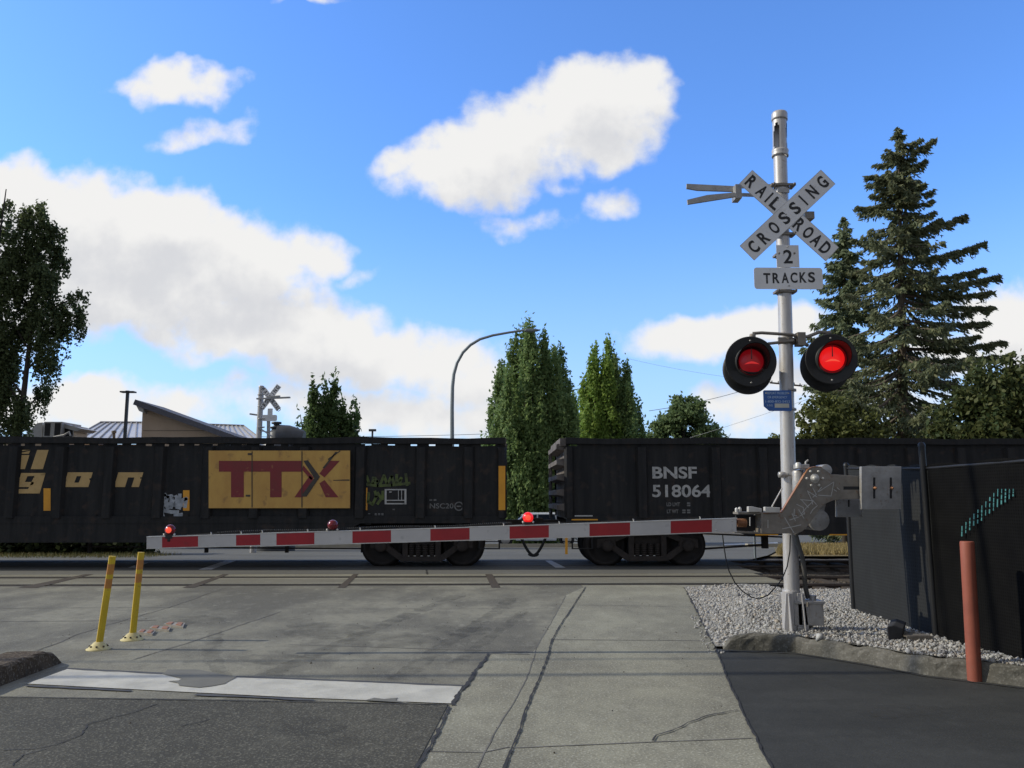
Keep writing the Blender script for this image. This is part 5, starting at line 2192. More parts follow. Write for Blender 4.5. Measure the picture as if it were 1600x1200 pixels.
# flat roofed block with the ventilation unit
yb = 38.0
fb = thing('low_building', P3(40, 700, yb + 4), 'low flat roofed block at the far left under the ventilation unit', 'building')
m = MB()
q0, q1 = P3(-220, 690, yb), P3(104, 690, yb)
m.box((q0.x, yb, zprof(yb) - .16), (q1.x, yb + 7, P3(0, 688, yb).z))
m.build('wall', M['stucco'], fb)
m = MB()
m.box((q0.x - .1, yb - .1, P3(0, 688, yb).z + .003), (q1.x + .1, yb + 7.1, P3(0, 684.5, yb).z))
m.build('roof_edge', M['fascia'], fb)
hv = thing('ventilation_unit', P3(95, 684, yb + 1), 'boxy grey rooftop ventilation unit with dark louvred openings', 'ventilation unit')
zb_ = P3(0, 684.5, yb).z
m = MB()
a, b = P3(67, 684, yb + .6), P3(97, 659, yb + .6)
m.box((a.x, yb + .6, zb_), (b.x, yb + 2.4, b.z))
a2, b2 = P3(97, 684, yb + .9), P3(116, 665, yb + .9)
m.box((a2.x + .01, yb + .9, zb_), (b2.x, yb + 2.2, b2.z))
m.prism([P3(97.5, 661, yb + .8), P3(128, 670, yb + .8), P3(120, 674, yb + .8), P3(98, 668, yb + .8)], (0, 1.5, 0))
a3, b3 = P3(40, 684, yb + .7), P3(66, 664, yb + .7)
m.prism([P3(36, 684, yb + .7), P3(66, 684, yb + .7), P3(66, 660, yb + .7), P3(58, 661, yb + .7)], (0, 1.6, 0))
m.build('housing', M['hvac'], hv)
m = MB()
for xa, xb, ya, ybb in ((69, 79, 661, 681), (84.5, 95, 661, 681)):
    p, q = P3(xa, ybb, yb + .59), P3(xb, ya, yb + .59)
    m.cut().box((p.x, yb + .585, p.z), (q.x, yb + .598, q.z))
p, q = P3(100, 682, yb + .89), P3(114, 668, yb + .89)
m.cut().box((p.x, yb + .885, p.z), (q.x, yb + .898, q.z))
m.build('louvre', M['dark'], hv)
m = MB()
m.tube([P3(84, 683, yb + .3), P3(100, 680, yb + .3), P3(108, 675, yb + .3), P3(110, 681, yb + .3)], .05, 8)
m.build('pipe', M['hvac'], hv)

# parking lot lamp and the small pole
lp = thing('parking_lamp', P3(197, 700, 36), 'dark square parking lot lamp with two flat heads beside the sloping roof', 'lamp post')
m = MB()
pa, pb = P3(196.5, 690, 36), P3(199.5, 614, 36)
m.box((pb.x - .055, 36 - .055, zprof(36) - .16), (pb.x + .055, 36 + .055, pb.z))
m.build('pole', M['lamp_dark'], lp)
m = MB()
z = pb.z
for s, (xa, xb, dz) in ((-1, (189.5, 199, .06)), (1, (200, 211, -.06))):
    a, b = P3(xa, 612.5, 36), P3(xb, 614.5, 36)
    m.cut().box((min(a.x, b.x), 36 - .16, z + .01 - dz * .0), (max(a.x, b.x), 36 + .16, z + .07))
m.box((pb.x - .07, 35.93, z), (pb.x + .07, 36.07, z + .1))
m.build('lamp_head', M['lamp_dark'], lp)
sp_ = thing('short_pole', P3(582, 700, 60), 'tiny dark pole with a short cap bar, right of the wispy tree', 'pole')
m = MB()
p = P3(582, 674, 60)
m.tube([Vector((p.x, 60, -.96)), Vector((p.x, 60, p.z))], .07, 8)
m.build('pole', M['lamp_dark'], sp_)
m = MB()
m.box((p.x - .26, 59.9, p.z), (p.x + .26, 60.1, p.z + .16))
m.build('cap_bar', M['lamp_dark'], sp_)

# curved street lamp
YS = 30.0
sl2 = thing('street_lamp', P3(707, 700, YS), 'tall curved grey street lamp arching to the right in front of the columnar trees', 'street lamp')
pth = [(706.5, 690), (706.3, 640), (707, 605), (709, 585), (714, 567), (723, 551), (735, 539), (750, 530), (770, 524), (795, 519.5), (820, 515.8)]
Q = [P3(a, b, YS) for a, b in pth]
Q.insert(0, Vector((Q[0].x, YS, zprof(YS) - .16)))
m = MB()
m.tube(Q, [.11, .075, .07, .065, .062, .06, .057, .053, .05, .047, .043, .04], 14)
m.build('pole', M['lamp_grey'], sl2)
m = MB()
a, b = P3(819, 516, YS), P3(844, 514, YS)
m.prism([P3(819, 517, YS - .13), P3(832, 517.5, YS - .13), P3(844, 514.8, YS - .13), P3(836, 513.3, YS - .13), P3(822, 513.5, YS - .13)], (0, .26, 0))
m.build('lamp_head', M['lamp_grey'], sl2, bevel=.02)

# crossing signal on the other side
Y2 = 26.5
s2 = thing('crossing_signal', P3(408, 700, Y2), 'smaller far crossing signal whose crossbuck is seen above the left gondola car', 'crossing signal', 'railway crossing signals')
q = lambda x, y, dy=0.0: P3(380 + x / 7.273, 580 + y / 7.273, Y2) - YA * dy
m = MB()
pb, pt = q(183, 800), q(207, 180)
pb.z = zprof(Y2) - .16
m.tube([Vector((pt.x - .05, Y2, pb.z)), pt], [.10, .085], 16)
m.lathe(pt, ZA, [(0, .09), (.03, .09), (.045, .05), (.045, 0)], 14)
m.build('pole', M['galv'], s2)
kk = 1 / ppm(Y2)


def blade2(p0, p1, wd, dy):
    a, b = q(*p0, dy), q(*p1, dy)
    c, r = (a + b) / 2, (b - a).normalized()
    u = Vector((-r.z, 0, r.x))
    mb = MB()
    mb.obox(c, r, YA, u, (b - a).length, .006, wd)
    return mb.build('crossbuck_blade', M['sign'], s2), c, r, u


oB, cB, rB, uB = blade2((238, 205), (415, 440), .17, .12)
oA, cA, rA, uA = blade2((222, 430), (420, 170), .17, .132)
for o, word, c, r, u, pl in ((oA, 'SING', cA, rA, uA, (.02, .14, .26, .40)), (oA, 'CROS', cA, rA, uA, (-.44, -.32, -.2, -.08)), (oB, 'RAIL', cB, rB, uB, (-.42, -.3, -.2, -.11)), (oB, 'ROAD', cB, rB, uB, (.12, .24, .35, .46))):
    m = MB()
    for ch, t in zip(word, pl):
        write(m, ch, c + r * t * .95 - YA * .006, r, u, .085 if ch != 'I' else .016, .12, .02)
    m.build('lettering', M['ink'], o)
m = MB()
a, b = q(222, 570, .10), q(395, 500, .10)
m.prism(rounded((a.x + b.x) / 2, (a.z + b.z) / 2, b.x - a.x, b.z - a.z, .05, Y2 - .10), (0, .006, 0))
a, b = q(286, 500, .10), q(345, 428, .10)
m.box((a.x, Y2 - .1005, a.z), (b.x, Y2 - .095, b.z))
m.build('track_sign', M['sign'], s2)
m = MB()
m.bar(q(175, 322, .2), q(558, 311, .3), .10, .045)
m.bar(q(300, 303, .25), q(445, 296, .3), .08, .04)
m.bar(q(75, 486, 0), q(172, 500, 0), .06, .05)
m.bar(q(180, 640, .1), q(340, 745, .1), .05, .04)
m.bar(q(210, 688, .1), q(345, 688, .1), .02, .02)
m.tube([q(290, 560, .02), q(290, 780, .02)], .055, 10)
for yy in (270, 402, 545, 640):
    c = q(198, yy)
    m.lathe(c - ZA * .01, ZA, [(0, .09), (0, .1), (.03, .1), (.03, .09)], 14)
    m.box((c.x, c.y - .13, c.z - .01), (c.x + .16, c.y - .09, c.z + .02))
m.build('side_bracket', M['alu'], s2)

# dark tank behind the rim
YT = 29.0
tk = thing('storage_tank', P3(452, 700, YT), 'dark grey tank with a valve neck and handle peeping over the left gondola car', 'tank')
t = lambda x, y, dy=0.0: P3(380 + x / 7.273, 580 + y / 7.273, YT) - YA * dy
m = MB()
zb2 = zprof(YT) - .16
a = t(430, 740)
m.tube([t(400, 745), t(520, 745), t(600, 752), t(690, 765)], [.42, .40, .34, .26], 20)
m.lathe((t(400, 745).x, YT, zb2), ZA, [(0, .7), (t(400, 760).z - zb2 - .5, .7), (t(375, 760).z - zb2, .40), (t(375, 700).z - zb2, .34), (t(375, 655).z - zb2, .2), (t(375, 655).z - zb2, 0)], 20)
m.build('tank_body', M['tank'], tk)
m = MB()
m.lathe(t(377, 655), ZA, [(-.2, .18), (0, .16), (.02, .24), (.06, .26), (.09, .1), (.16, .1), (.17, .17), (.24, .17), (.25, 0)], 16)
m.tube([t(390, 650), t(440, 650), t(470, 668), t(525, 668), t(545, 690), t(552, 735)], .055, 8)
m.build('valve', M['tank'], tk)

# utility pole far behind the mast with its crossarm, and wires
YU = 68.0
up_ = thing('utility_pole', P3(1229, 700, YU), 'wooden utility pole whose crossarm shows on both sides of the signal mast', 'utility pole')
m = MB()
pt = P3(1228, 588, YU)
m.tube([Vector((pt.x, YU, -.96)), pt], [.17, .12], 12)
m.build('pole', M['wood'], up_)
m = MB()
m.bar(P3(1203, 598, YU), P3(1253, 603, YU), .12, .12)
m.build('crossarm', M['wood'], up_)
m = MB()
for px, py in ((1206, 597), (1216, 598), (1241, 600.5), (1250, 601.5)):
    m.cut().lathe(P3(px, py, YU), ZA, [(0, .05), (.1, .06), (.16, .03), (.16, 0)], 8)
m.build('insulator', M['alu'], up_)


def wire(a, b, r, sag, label, mat='cable', grp='thin wires across the sky'):
    m = MB()
    n = 16
    m.tube([a.lerp(b, k / n) - ZA * (4 * sag * (k / n) * (1 - k / n)) for k in range(n + 1)], r, 5)
    return tag(m.build('wire', M[mat], keep=a), label, 'wire', grp)


M['wire_grey'] = mk('wire_grey', (.30, .31, .32), rough=.5, metal=.2)
wire(P3(1206, 596, YU), P3(1014, 642, 64), .022, .25, 'pale thin wire from the utility pole crossing in front of the round tree', 'wire_grey')
wire(P3(1250, 601, YU), P3(1640, 545, 60), .012, .6, 'thin wire running right from the utility pole behind the spruce', 'wire_grey')
wire(P3(1240, 600, YU), P3(980, 560, 74), .010, .3, 'faint wire running left from the utility pole above the round tree', 'wire_grey')
wire(P3(-30, 668, 70), P3(760, 678, 75), .02, .5, 'faint wire low over the left gondola car, behind the far crossing signal')
wire(P3(1040, 695, 52), P3(1300, 610, 44), .010, .1, 'faint slanting wire between the round tree and the signal mast', 'wire_grey')

# overhead cable above the viewer whose shadow falls across the road; it hangs between two poles out of view
for x, lab in ((-34, 'wooden cable pole far to the left of the road'), (30, 'wooden cable pole far to the right behind the car park')):
    p = thing('cable_pole', (x, 7.9, 0), lab, 'utility pole')
    m = MB()
    m.tube([Vector((x, 7.9, -.16)), Vector((x, 7.9, 9.4))], [.16, .12], 12)
    m.build('pole', M['wood'], p)
    m = MB()
    m.bar((x, 6.7, 9.0), (x, 9.1, 9.0), .1, .12)
    m.build('crossarm', M['wood'], p)
wire(Vector((-34, 8.05, 9.0)), Vector((30, 8.35, 9.0)), .045, .5, 'thick overhead cable above the road, out of the picture', grp='overhead cables')
wire(Vector((-34, 8.75, 9.0)), Vector((30, 9.0, 9.0)), .022, .5, 'thin overhead cable above the road, out of the picture', grp='overhead cables')

# sign post stub beyond the tracks
m = MB()
b = on_ground((1180, 870))
m.tube([b - ZA * .1, b + ZA * 1.5], .03, 8)
tag(m.build('marker_post', M['lamp_grey'], keep=b), 'slim grey post at the edge of the far road under the right gondola car', 'post')

# ------------------------------------------------------------------ parked car in the gap
YCAR = 36.0
cz = zprof(YCAR)
cx0, cx1 = P3(760, 830, YCAR).x, P3(917, 830, YCAR).x
Lc = cx1 - cx0
car = thing('parked_car', ((cx0 + cx1) / 2, YCAR + .9, cz), 'silver hatchback parked beyond the tracks, showing through the gap between the gondola cars', 'car')
X_ = lambda t: cx0 + Lc * t
m = MB()
prof = [(0.0, .35), (0.0, .62), (.03, .74), (.22, .88), (.24, .90), (.36, 1.32), (.44, 1.42), (.70, 1.43), (.84, 1.36), (.95, .98), (1.0, .90), (1.0, .40), (.96, .28), (.90, .26), (.90, .36), (.87, .56), (.80, .62), (.73, .56), (.70, .36), (.70, .24), (.29, .24), (.29, .36), (.26, .56), (.19, .62), (.12, .56), (.09, .36), (.09, .26), (.03, .28)]
m.prism([Vector((X_(t), YCAR + .02, cz + z)) for t, z in prof], (0, 1.7, 0))
m.build('body', M['car_paint'], car, bevel=.05)
m = MB()
for q_ in (((.27, .92), (.375, 1.30), (.50, 1.36), (.50, .93)), ((.515, .93), (.515, 1.36), (.68, 1.36), (.70, .94)), ((.715, .94), (.70, 1.35), (.80, 1.31), (.86, .97))):
    m.cut().prism([Vector((X_(t), YCAR - .004, cz + z)) for t, z in q_], (0, .02, 0))
m.cut().prism([Vector((X_(t), YCAR + .15, cz + z)) for t, z in ((.235, .915), (.352, 1.32), (.358, 1.315), (.243, .915))], (0, 1.44, 0))
m.build('window', M['glass'], car)
for t in (.19, .80):
    m = MB()
    m.lathe((X_(t), YCAR, cz + .31), YA, [(0, .2), (-.02, .24), (-.02, .3), (.0, .32), (.2, .32), (.2, 0)], 24)
    w_ = m.build('wheel', M['tyre'], car)
    m = MB()
    m.lathe((X_(t), YCAR - .01, cz + .31), -YA, [(0, .2), (.02, .19), (.03, .05), (.03, 0)], 16)
    m.build('rim', M['alu_light'], w_)
m = MB()
m.prism([Vector((X_(t), YCAR - .006, cz + z)) for t, z in ((.005, .62), (.01, .70), (.09, .78), (.10, .70), (.05, .62))], (0, .03, 0))
m.build('headlight', M['alu_light'], car)
m = MB()
m.box((X_(.25), YCAR - .12, cz + .95), (X_(.29), YCAR - .01, cz + 1.06))
m.build('mirror', M['car_paint'], car, bevel=.02)
m = MB()
for t in (.507, .705):
    m.box((X_(t) - .005, YCAR + .012, cz + .36), (X_(t) + .005, YCAR + .019, cz + .92))
m.build('door_gap', M['trim'], car)

# ------------------------------------------------------------------ trees
M['leaf_birch'] = leaf_mat('leaf_birch', (.075, .10, .045), (.135, .17, .07), .45)
M['leaf_poplar'] = leaf_mat('leaf_poplar', (.15, .235, .09), (.28, .37, .14), .5)
M['leaf_sunlit_side'] = leaf_mat('leaf_sunlit_side', (.20, .31, .07), (.32, .43, .10), .5)  # poplar leaf brightened to paint the sunlit side of the crown
M['leaf_wisp'] = leaf_mat('leaf_wisp', (.07, .12, .042), (.14, .20, .068), .45)
M['leaf_round'] = leaf_mat('leaf_round', (.13, .19, .08), (.20, .27, .115), .45)
M['leaf_bush'] = leaf_mat('leaf_bush', (.05, .078, .03), (.115, .125, .042), .35)
M['leaf_mixed'] = leaf_mat('leaf_mixed', (.085, .105, .034), (.17, .185, .06), .35)
M['needle'] = leaf_mat('needle', (.12, .15, .085), (.26, .27, .15), .4)
M['needle_blue'] = leaf_mat('needle_blue', (.15, .19, .11), (.26, .30, .17), .35)
M['leaf_hedge'] = leaf_mat('leaf_hedge', (.030, .045, .016), (.06, .075, .028), .25)


def leaves(C, size, aspect=1.6, up=0.0, hang=0.0, jit=.3):
    """four-cornered leaves at the points C"""
    n = len(C)
    a = RNG.normal(0, 1, (n, 3))
    a[:, 2] += up
    a[:, 2] -= hang
    a /= np.linalg.norm(a, axis=1, keepdims=True)
    b = RNG.normal(0, 1, (n, 3))
    b -= a * np.sum(a * b, 1, keepdims=True)
    b /= np.linalg.norm(b, axis=1, keepdims=True)
    s = size * RNG.uniform(1 - jit, 1 + jit, (n, 1))
    L, W = a * s * aspect * .5, b * s * .5
    V = np.empty((n * 4, 3))
    V[0::4] = C - L
    V[1::4] = C + W - L * .1
    V[2::4] = C + L
    V[3::4] = C - W - L * .1
    return V


def limb_tube(mb, a, b, r0, r1, bend=.08, n=5):
    a, b = Vector(a), Vector(b)
    d = (b - a).length
    o = Vector((random.uniform(-1, 1), random.uniform(-1, 1), random.uniform(-.3, .6))) * d * bend
    pts = [a.lerp(b, k / n) + o * math.sin(math.pi * k / n) for k in range(n + 1)]
    mb.tube(pts, [lerp(r0, r1, k / n) for k in range(n + 1)], 8)
    return pts


def spire_tree(name, x, y, zb, plumes, mats, label, size, group, n_per=1.0, trunk_r=.16, fat=1.0):
    """upright columnar tree made of many rising plumes of foliage"""
    root = thing(name, (x, y, zb), label, 'tree', group)
    mb = MB()
    pts = {}
    for (dx, dy, top, r, mi, dens) in plumes:
        H = top - zb
        r = r * fat
        limb_tube(mb, (x + dx * .15, y + dy * .15, zb), (x + dx * .9, y + dy, zb + H * .93), trunk_r * .6, .015, .03, 6)
        nn = int(2600 * dens * n_per * H / 10)
        t = RNG.beta(1.15, 1.0, nn) * .99 + .01
        env = r * np.where(t < .35, .72 + .8 * t, np.maximum(0, 1.0 - ((t - .35) / .65) ** 1.75)) + .04
        # clumps: groups of leaves round many small twig ends
        nt = max(20, nn // 40)
        tt = RNG.uniform(.02, 1.0, nt)
        te = r * np.where(tt < .35, .72 + .8 * tt, np.maximum(0, 1.0 - ((tt - .35) / .65) ** 1.75)) + .05
        ta = RNG.uniform(0, 2 * np.pi, nt)
        tr = te * np.sqrt(RNG.uniform(.25, 1.0, nt)) * RNG.uniform(.75, 1.18, nt)
        T = np.stack([x + dx * (.35 + .65 * np.minimum(1, tt * 1.8)) + np.cos(ta) * tr, y + dy * (.35 + .65 * np.minimum(1, tt * 1.8)) + np.sin(ta) * tr, zb + H * tt], 1)
        idx = RNG.integers(0, nt, nn)
        off = RNG.normal(0, 1, (nn, 3)) * np.array([.085, .085, .30])
        pts.setdefault(mi, []).append(T[idx] + off)
    mb.build('trunk', M['bark'], root)
    for mi, L in pts.items():
        C = np.concatenate(L)
        C = C[C[:, 2] > zb + .15]
        fast_mesh('crown', leaves(C, size, 2.0, 1.0), 4, M[mats[mi]], root)
    return root


def hpx(py, Y):
    return at(800, py, Y).z


def px_x(px, Y):
    return at(px, 700, Y).x


YP = 40.0
def fill_plumes(env, Y, x0, n, split=None):
    out = []
    for k in range(n):
        px = lerp(env[0][0] + 4, env[-1][0] - 4, (k + random.uniform(.1, .9)) / n)
        top = interp(env, px)
        edge = min(px - env[0][0], env[-1][0] - px) / (env[-1][0] - env[0][0])
        for q in range(2):
            t = top + (random.uniform(0, 14) if q == 0 else random.uniform(25, 75))
            mi = 0 if split is None else (1 if px + random.uniform(-6, 6) < split else 0)  # plumes left of split get the lighter leaf colour, as if sunlit
            out.append((px_x(px, Y) - x0 + random.uniform(-.1, .1), random.uniform(-.9, .9) if q == 0 else random.uniform(-1.2, .2), hpx(t, Y), lerp(.38, .62, min(1, edge * 3)), mi, random.uniform(.8, 1.3)))
    return out


def interp(tab, v):
    for (a, b), (c, d) in zip(tab[:-1], tab[1:]):
        if a <= v <= c:
            return lerp(b, d, (v - a) / (c - a))
    return tab[-1][1] if v > tab[-1][0] else tab[0][1]


x0 = px_x(829, YP)
pl = fill_plumes([(757, 668), (766, 625), (780, 575), (792, 540), (806, 528), (818, 512), (829, 508), (838, 526), (850, 535), (862, 528), (876, 552), (886, 585), (894, 625), (900, 668)], YP, x0, 15)
spire_tree('columnar_tree', x0, YP, zprof(YP) - .16, pl, ['leaf_poplar'], 'tall dark green columnar tree standing in the gap between the gondola cars', .095, 'upright columnar trees', 1.5, .16, 1.1)
YP2 = 43.0
x0 = px_x(945, YP2)
pl = fill_plumes([(886, 680), (896, 640), (908, 598), (920, 570), (934, 534), (943, 560), (952, 520), (961, 548), (970, 545), (982, 566), (990, 600), (1000, 640), (1004, 680)], YP2, x0, 13, 962)
spire_tree('columnar_tree', x0, YP2, zprof(YP2) - .16, pl, ['leaf_poplar', 'leaf_sunlit_side'], 'narrower columnar tree with its sunlit side coloured yellow green, right of the darker one', .095, 'upright columnar trees', 1.5, .16, 1.1)
YW = 36.0
pl = []
x0 = px_x(510, YW)
for px, top, r, dens in ((505, 596, .34, .55), (520, 592, .30, .5), (490, 612, .4, .7), (512, 630, .75, 1.6), (530, 640, .6, 1.3), (548, 626, .32, .45), (560, 655, .3, .4), (500, 640, .7, 1.3), (480, 655, .4, .6), (545, 668, .5, .8), (474, 664, .35, .5), (466, 634, .06, .03)):
    pl.append((px_x(px, YW) - x0, random.uniform(-.5, .5), hpx(top, YW), r, 0, dens))
spire_tree('wispy_tree', x0, YW, zprof(YW) - .16, pl, ['leaf_wisp'], 'small wispy green tree with loose upright shoots above the yellow logo panel', .11, None, 1.3, .10)


def clump_tree(name, x, y, zb, H, shape, mat, label, size, nclump, nleaf, trunk_r, group=None, cat='tree', crad=.55, bark='bark', hang=0.0, trunk_top=.75, flat=.75):
    """broad crown: leaf clumps spread through overlapping lobes (dx, dy, height fraction, rx, rz)"""
    root = thing(name, (x, y, zb), label, cat, group)
    mb = MB()
    top = Vector((x, y, zb + H * trunk_top))
    limb_tube(mb, (x, y, zb), top, trunk_r, trunk_r * .3, .02, 6)
    w = np.array([s[3] ** 2 * s[4] for s in shape])
    w /= w.sum()
    CL = []
    for (dx, dy, hf, rx, rz), ww in zip(shape, w):
        c = np.array([x + dx, y + dy, zb + H * hf])
        n = max(3, int(nclump * ww))
        d = RNG.normal(0, 1, (n, 3))
        d /= np.linalg.norm(d, axis=1, keepdims=True)
        rr = RNG.uniform(.35, 1.0, (n, 1)) ** .5
        p = c + d * rr * np.array([rx, rx, rz])
        CL.append(p)
        limb_tube(mb, (x, y, zb + H * max(.12, hf - .35)), tuple(c), trunk_r * .45, .02, .08, 5)
        for k in range(0, n, 7):
            limb_tube(mb, tuple(c), tuple(p[k]), .03, .008, .1, 3)
    mb.build('trunk', M[bark], root)
    CL = np.concatenate(CL)
    k = RNG.integers(0, len(CL), nleaf)
    rad_ = crad * RNG.uniform(.5, 1.25, len(CL))
    off = RNG.normal(0, 1, (nleaf, 3)) * (rad_[k] * .55)[:, None] * np.array([1, 1, flat])
    C = CL[k] + off
    if hang:
        C[:, 2] -= np.abs(RNG.exponential(hang, nleaf)) * (RNG.uniform(0, 1, nleaf) < .55)
    C = C[C[:, 2] > zb + .2]
    fast_mesh('crown', leaves(C, size * .85, 1.6), 4, M[mat], root)
    return root


# round tree far behind
YR_ = 66.0
zb = zprof(YR_) - .16
H = hpx(614, YR_) - zb
x0 = px_x(1068, YR_)
clump_tree('round_tree', x0, YR_, zb, H, [(0, 0, .70, 2.3, 2.4), (-1.5, .3, .58, 1.7, 1.9), (1.6, 0, .60, 1.6, 2.0), (.3, -.5, .84, 1.4, 1.5), (2.2, .5, .46, 1.2, 1.6), (-2.1, 0, .46, 1.1, 1.5), (0, 0, .45, 2.6, 1.5)], 'leaf_round', 'rounded dark green tree far behind the right gondola car', .23, 210, 30000, .3, crad=.52)
YQ = 75.0
clump_tree('round_tree', px_x(1213, YQ), YQ, zprof(YQ) - .16, hpx(668, YQ) + .9, [(0, 0, .75, 1.2, 1.4), (.6, 0, .6, 1.2, 1.2)], 'leaf_mixed', 'small pale tree top just left of the signal mast, above the gondola rim', .24, 50, 3500, .15)

# hedge/bush on the right
YH = 33.0
zb = zprof(YH) - .16
H = hpx(552, YH) - zb
clump_tree('large_bush', px_x(1590, YH), YH, zb, H, [(0, 0, .72, 2.1, 2.0), (-1.6, .2, .60, 1.6, 1.6), (-2.6, 0, .46, 1.3, 1.4), (1.5, .3, .70, 1.9, 2.0), (-.6, -.6, .5, 2.0, 1.7), (3.0, 0, .6, 2.0, 2.0), (1.0, 0, .4, 2.6, 1.6)], 'leaf_bush', 'large olive brown leafy bush at the right edge behind the gondola car', .17, 420, 52000, .3, crad=.5)
YL = 36.5
zb = zprof(YL) - .16
clump_tree('leafy_tree', px_x(1312, YL), YL, zb, hpx(592, YL) - zb, [(-.6, 0, .74, 1.0, 1.2), (.7, 0, .70, 1.1, 1.3), (-1.2, 0, .55, .9, 1.1), (0, -.3, .58, 1.2, 1.2), (1.5, 0, .58, 1.0, 1.2), (0, 0, .35, 1.6, 1.4)], 'leaf_mixed', 'light green leafy tree at the foot of the spruce, right of the signal mast', .16, 190, 15000, .14, crad=.42)


# spruces
def interp(tab, v):
    for (a, b), (c, d) in zip(tab[:-1], tab[1:]):
        if a <= v <= c:
            return lerp(b, d, (v - a) / (c - a))
    return tab[-1][1] if v > tab[-1][0] else tab[0][1]


def spruce(px, Y, top_px, left, right, mat, label, step, dens, size, seed, bold=()):
    rnd = random.Random(seed)
    zb = zprof(Y) - .16
    x = px_x(px, Y)
    p0 = at(px, top_px, Y)
    ztop = p0.z
    root = thing('spruce_tree', (x, Y, zb), label, 'tree', 'spruce trees behind the crossing')
    mb = MB()
    xt = p0.x
    ax = lambda z: lerp(x, xt, (z - zb) / (ztop - zb))
    mb.tube([Vector((ax(z), Y, z)) for z in (zb, lerp(zb, ztop, .3), lerp(zb, ztop, .7), ztop)], [.36, .27, .12, .015], 10)
    k1 = 1 / ppm(Y)
    C, N = [], []
    z = ztop - .12
    while z > zb + 1.0:
        py = lerp(top_px, HORIZON, (ztop - z) / (ztop - EYE.z))
        L, R = interp(left, py) * k1, interp(right, py) * k1
        f = (ztop - z) / (ztop - zb)
        nb = rnd.randint(6, 8) if f > .05 else 4
        a0 = rnd.uniform(0, 6.28)
        for b in range(nb):
            az = a0 + 6.283 * b / nb + rnd.uniform(-.3, .3)
            c = math.cos(az)
            ext = (R if c > 0 else L) * abs(c) ** 1 + (L + R) / 2 * (1 - abs(c))
            ext = ext / max(.72, abs(c)) if abs(c) > .6 else ext
            ln = ext * rnd.choice((.55, .7, .8, .9, 1.0, 1.02)) * rnd.uniform(.88, 1.08)
            if ln < .12:
                ln = .12
            z0 = z + rnd.uniform(-.25, .2) * step / .4
            droop = (.22 + .16 * f) * ln
            n = 7
            pts = []
            for k in range(n + 1):
                s = k / n
                dz = -droop * (1.55 * s - .95 * s * s * s) + (.10 * ln * s if f < .25 else 0)
                pts.append(Vector((ax(z0) + math.cos(az) * ln * s, Y + math.sin(az) * ln * s, z0 + dz)))
            mb.tube(pts, [lerp(.02 + .018 * ln, .006, k / n) for k in range(n + 1)], 5, False)
            side = Vector((-math.sin(az), math.cos(az), 0))
            m_ = int(dens * (ln + .25) * (1 + .7 * max(0, f - .4)))
            for q in range(m_):
                s = rnd.random() ** .75
                if s < .10 and f > .15:
                    continue
                i = min(n - 1, int(s * n))
                p = pts[i].lerp(pts[i + 1], s * n - i)
                wdt = (.08 + .20 * ln * (1 - s) ** .7 * s ** .25)
                o = rnd.uniform(-1, 1)
                hang = abs(rnd.gauss(0, .12)) * (1 + .9 * f)
                C.append((p.x + side.x * o * wdt, p.y + side.y * o * wdt, p.z - hang * .9 - abs(o) * wdt * .25 + .03))
                N.append((math.cos(az) * .6 + side.x * o * .8, math.sin(az) * .6 + side.y * o * .8, -.35 - rnd.random() * .5))
        z -= step * rnd.uniform(.8, 1.25) * (.5 + 1.0 * min(f, .5))
    for tx, ty, oy in bold:
        tip = at(tx, ty, Y)
        tip.y = Y + rnd.uniform(-.8, .4)
        o0 = at(1400, oy, Y)
        o0 = Vector((ax(o0.z), Y, o0.z))
        ln = (tip - o0).length
        mid = o0.lerp(tip, .55) - ZA * .07 * ln
        pts = [o0 * (1 - s) ** 2 + mid * 2 * s * (1 - s) + tip * s * s for s in [k / 8 for k in range(9)]]
        mb.tube(pts, [lerp(.02 + .015 * ln, .006, k / 8) for k in range(9)], 5, False)
        dr = (tip - o0).normalized()
        for q in range(int(ln * dens * 2.2)):
            s = .2 + .8 * rnd.random() ** .8
            i = min(7, int(s * 8))
            p = pts[i].lerp(pts[i + 1], s * 8 - i)
            clump = .5 + .5 * math.sin(s * ln * 7 + tx)
            hang = abs(rnd.gauss(0, .20)) * (.5 + 1.2 * clump) * (1.15 - s * .6)
            C.append((p.x + rnd.gauss(0, .05), p.y + rnd.uniform(-.5, .5) * (1.1 - s), p.z - hang + .05))
            N.append((dr.x * .8, rnd.uniform(-.6, .6), -.25 - rnd.random() * .6))
    mb.build('trunk', M['bark_spruce'], root)
    C, N = np.array(C), np.array(N)
    n = len(C)
    N += RNG.normal(0, .35, (n, 3))
    N /= np.linalg.norm(N, axis=1, keepdims=True)
    b = RNG.normal(0, 1, (n, 3))
    b -= N * np.sum(N * b, 1, keepdims=True)
    b /= np.linalg.norm(b, axis=1, keepdims=True)
    s = size * RNG.uniform(.6, 1.35, (n, 1))
    V = np.empty((n * 4, 3))
    V[0::4] = C - N * s * .9
    V[1::4] = C + b * s * .34
    V[2::4] = C + N * s * 1.1
    V[3::4] = C - b * s * .34
    fast_mesh('crown', V, 4, M[mat], root)
    return root


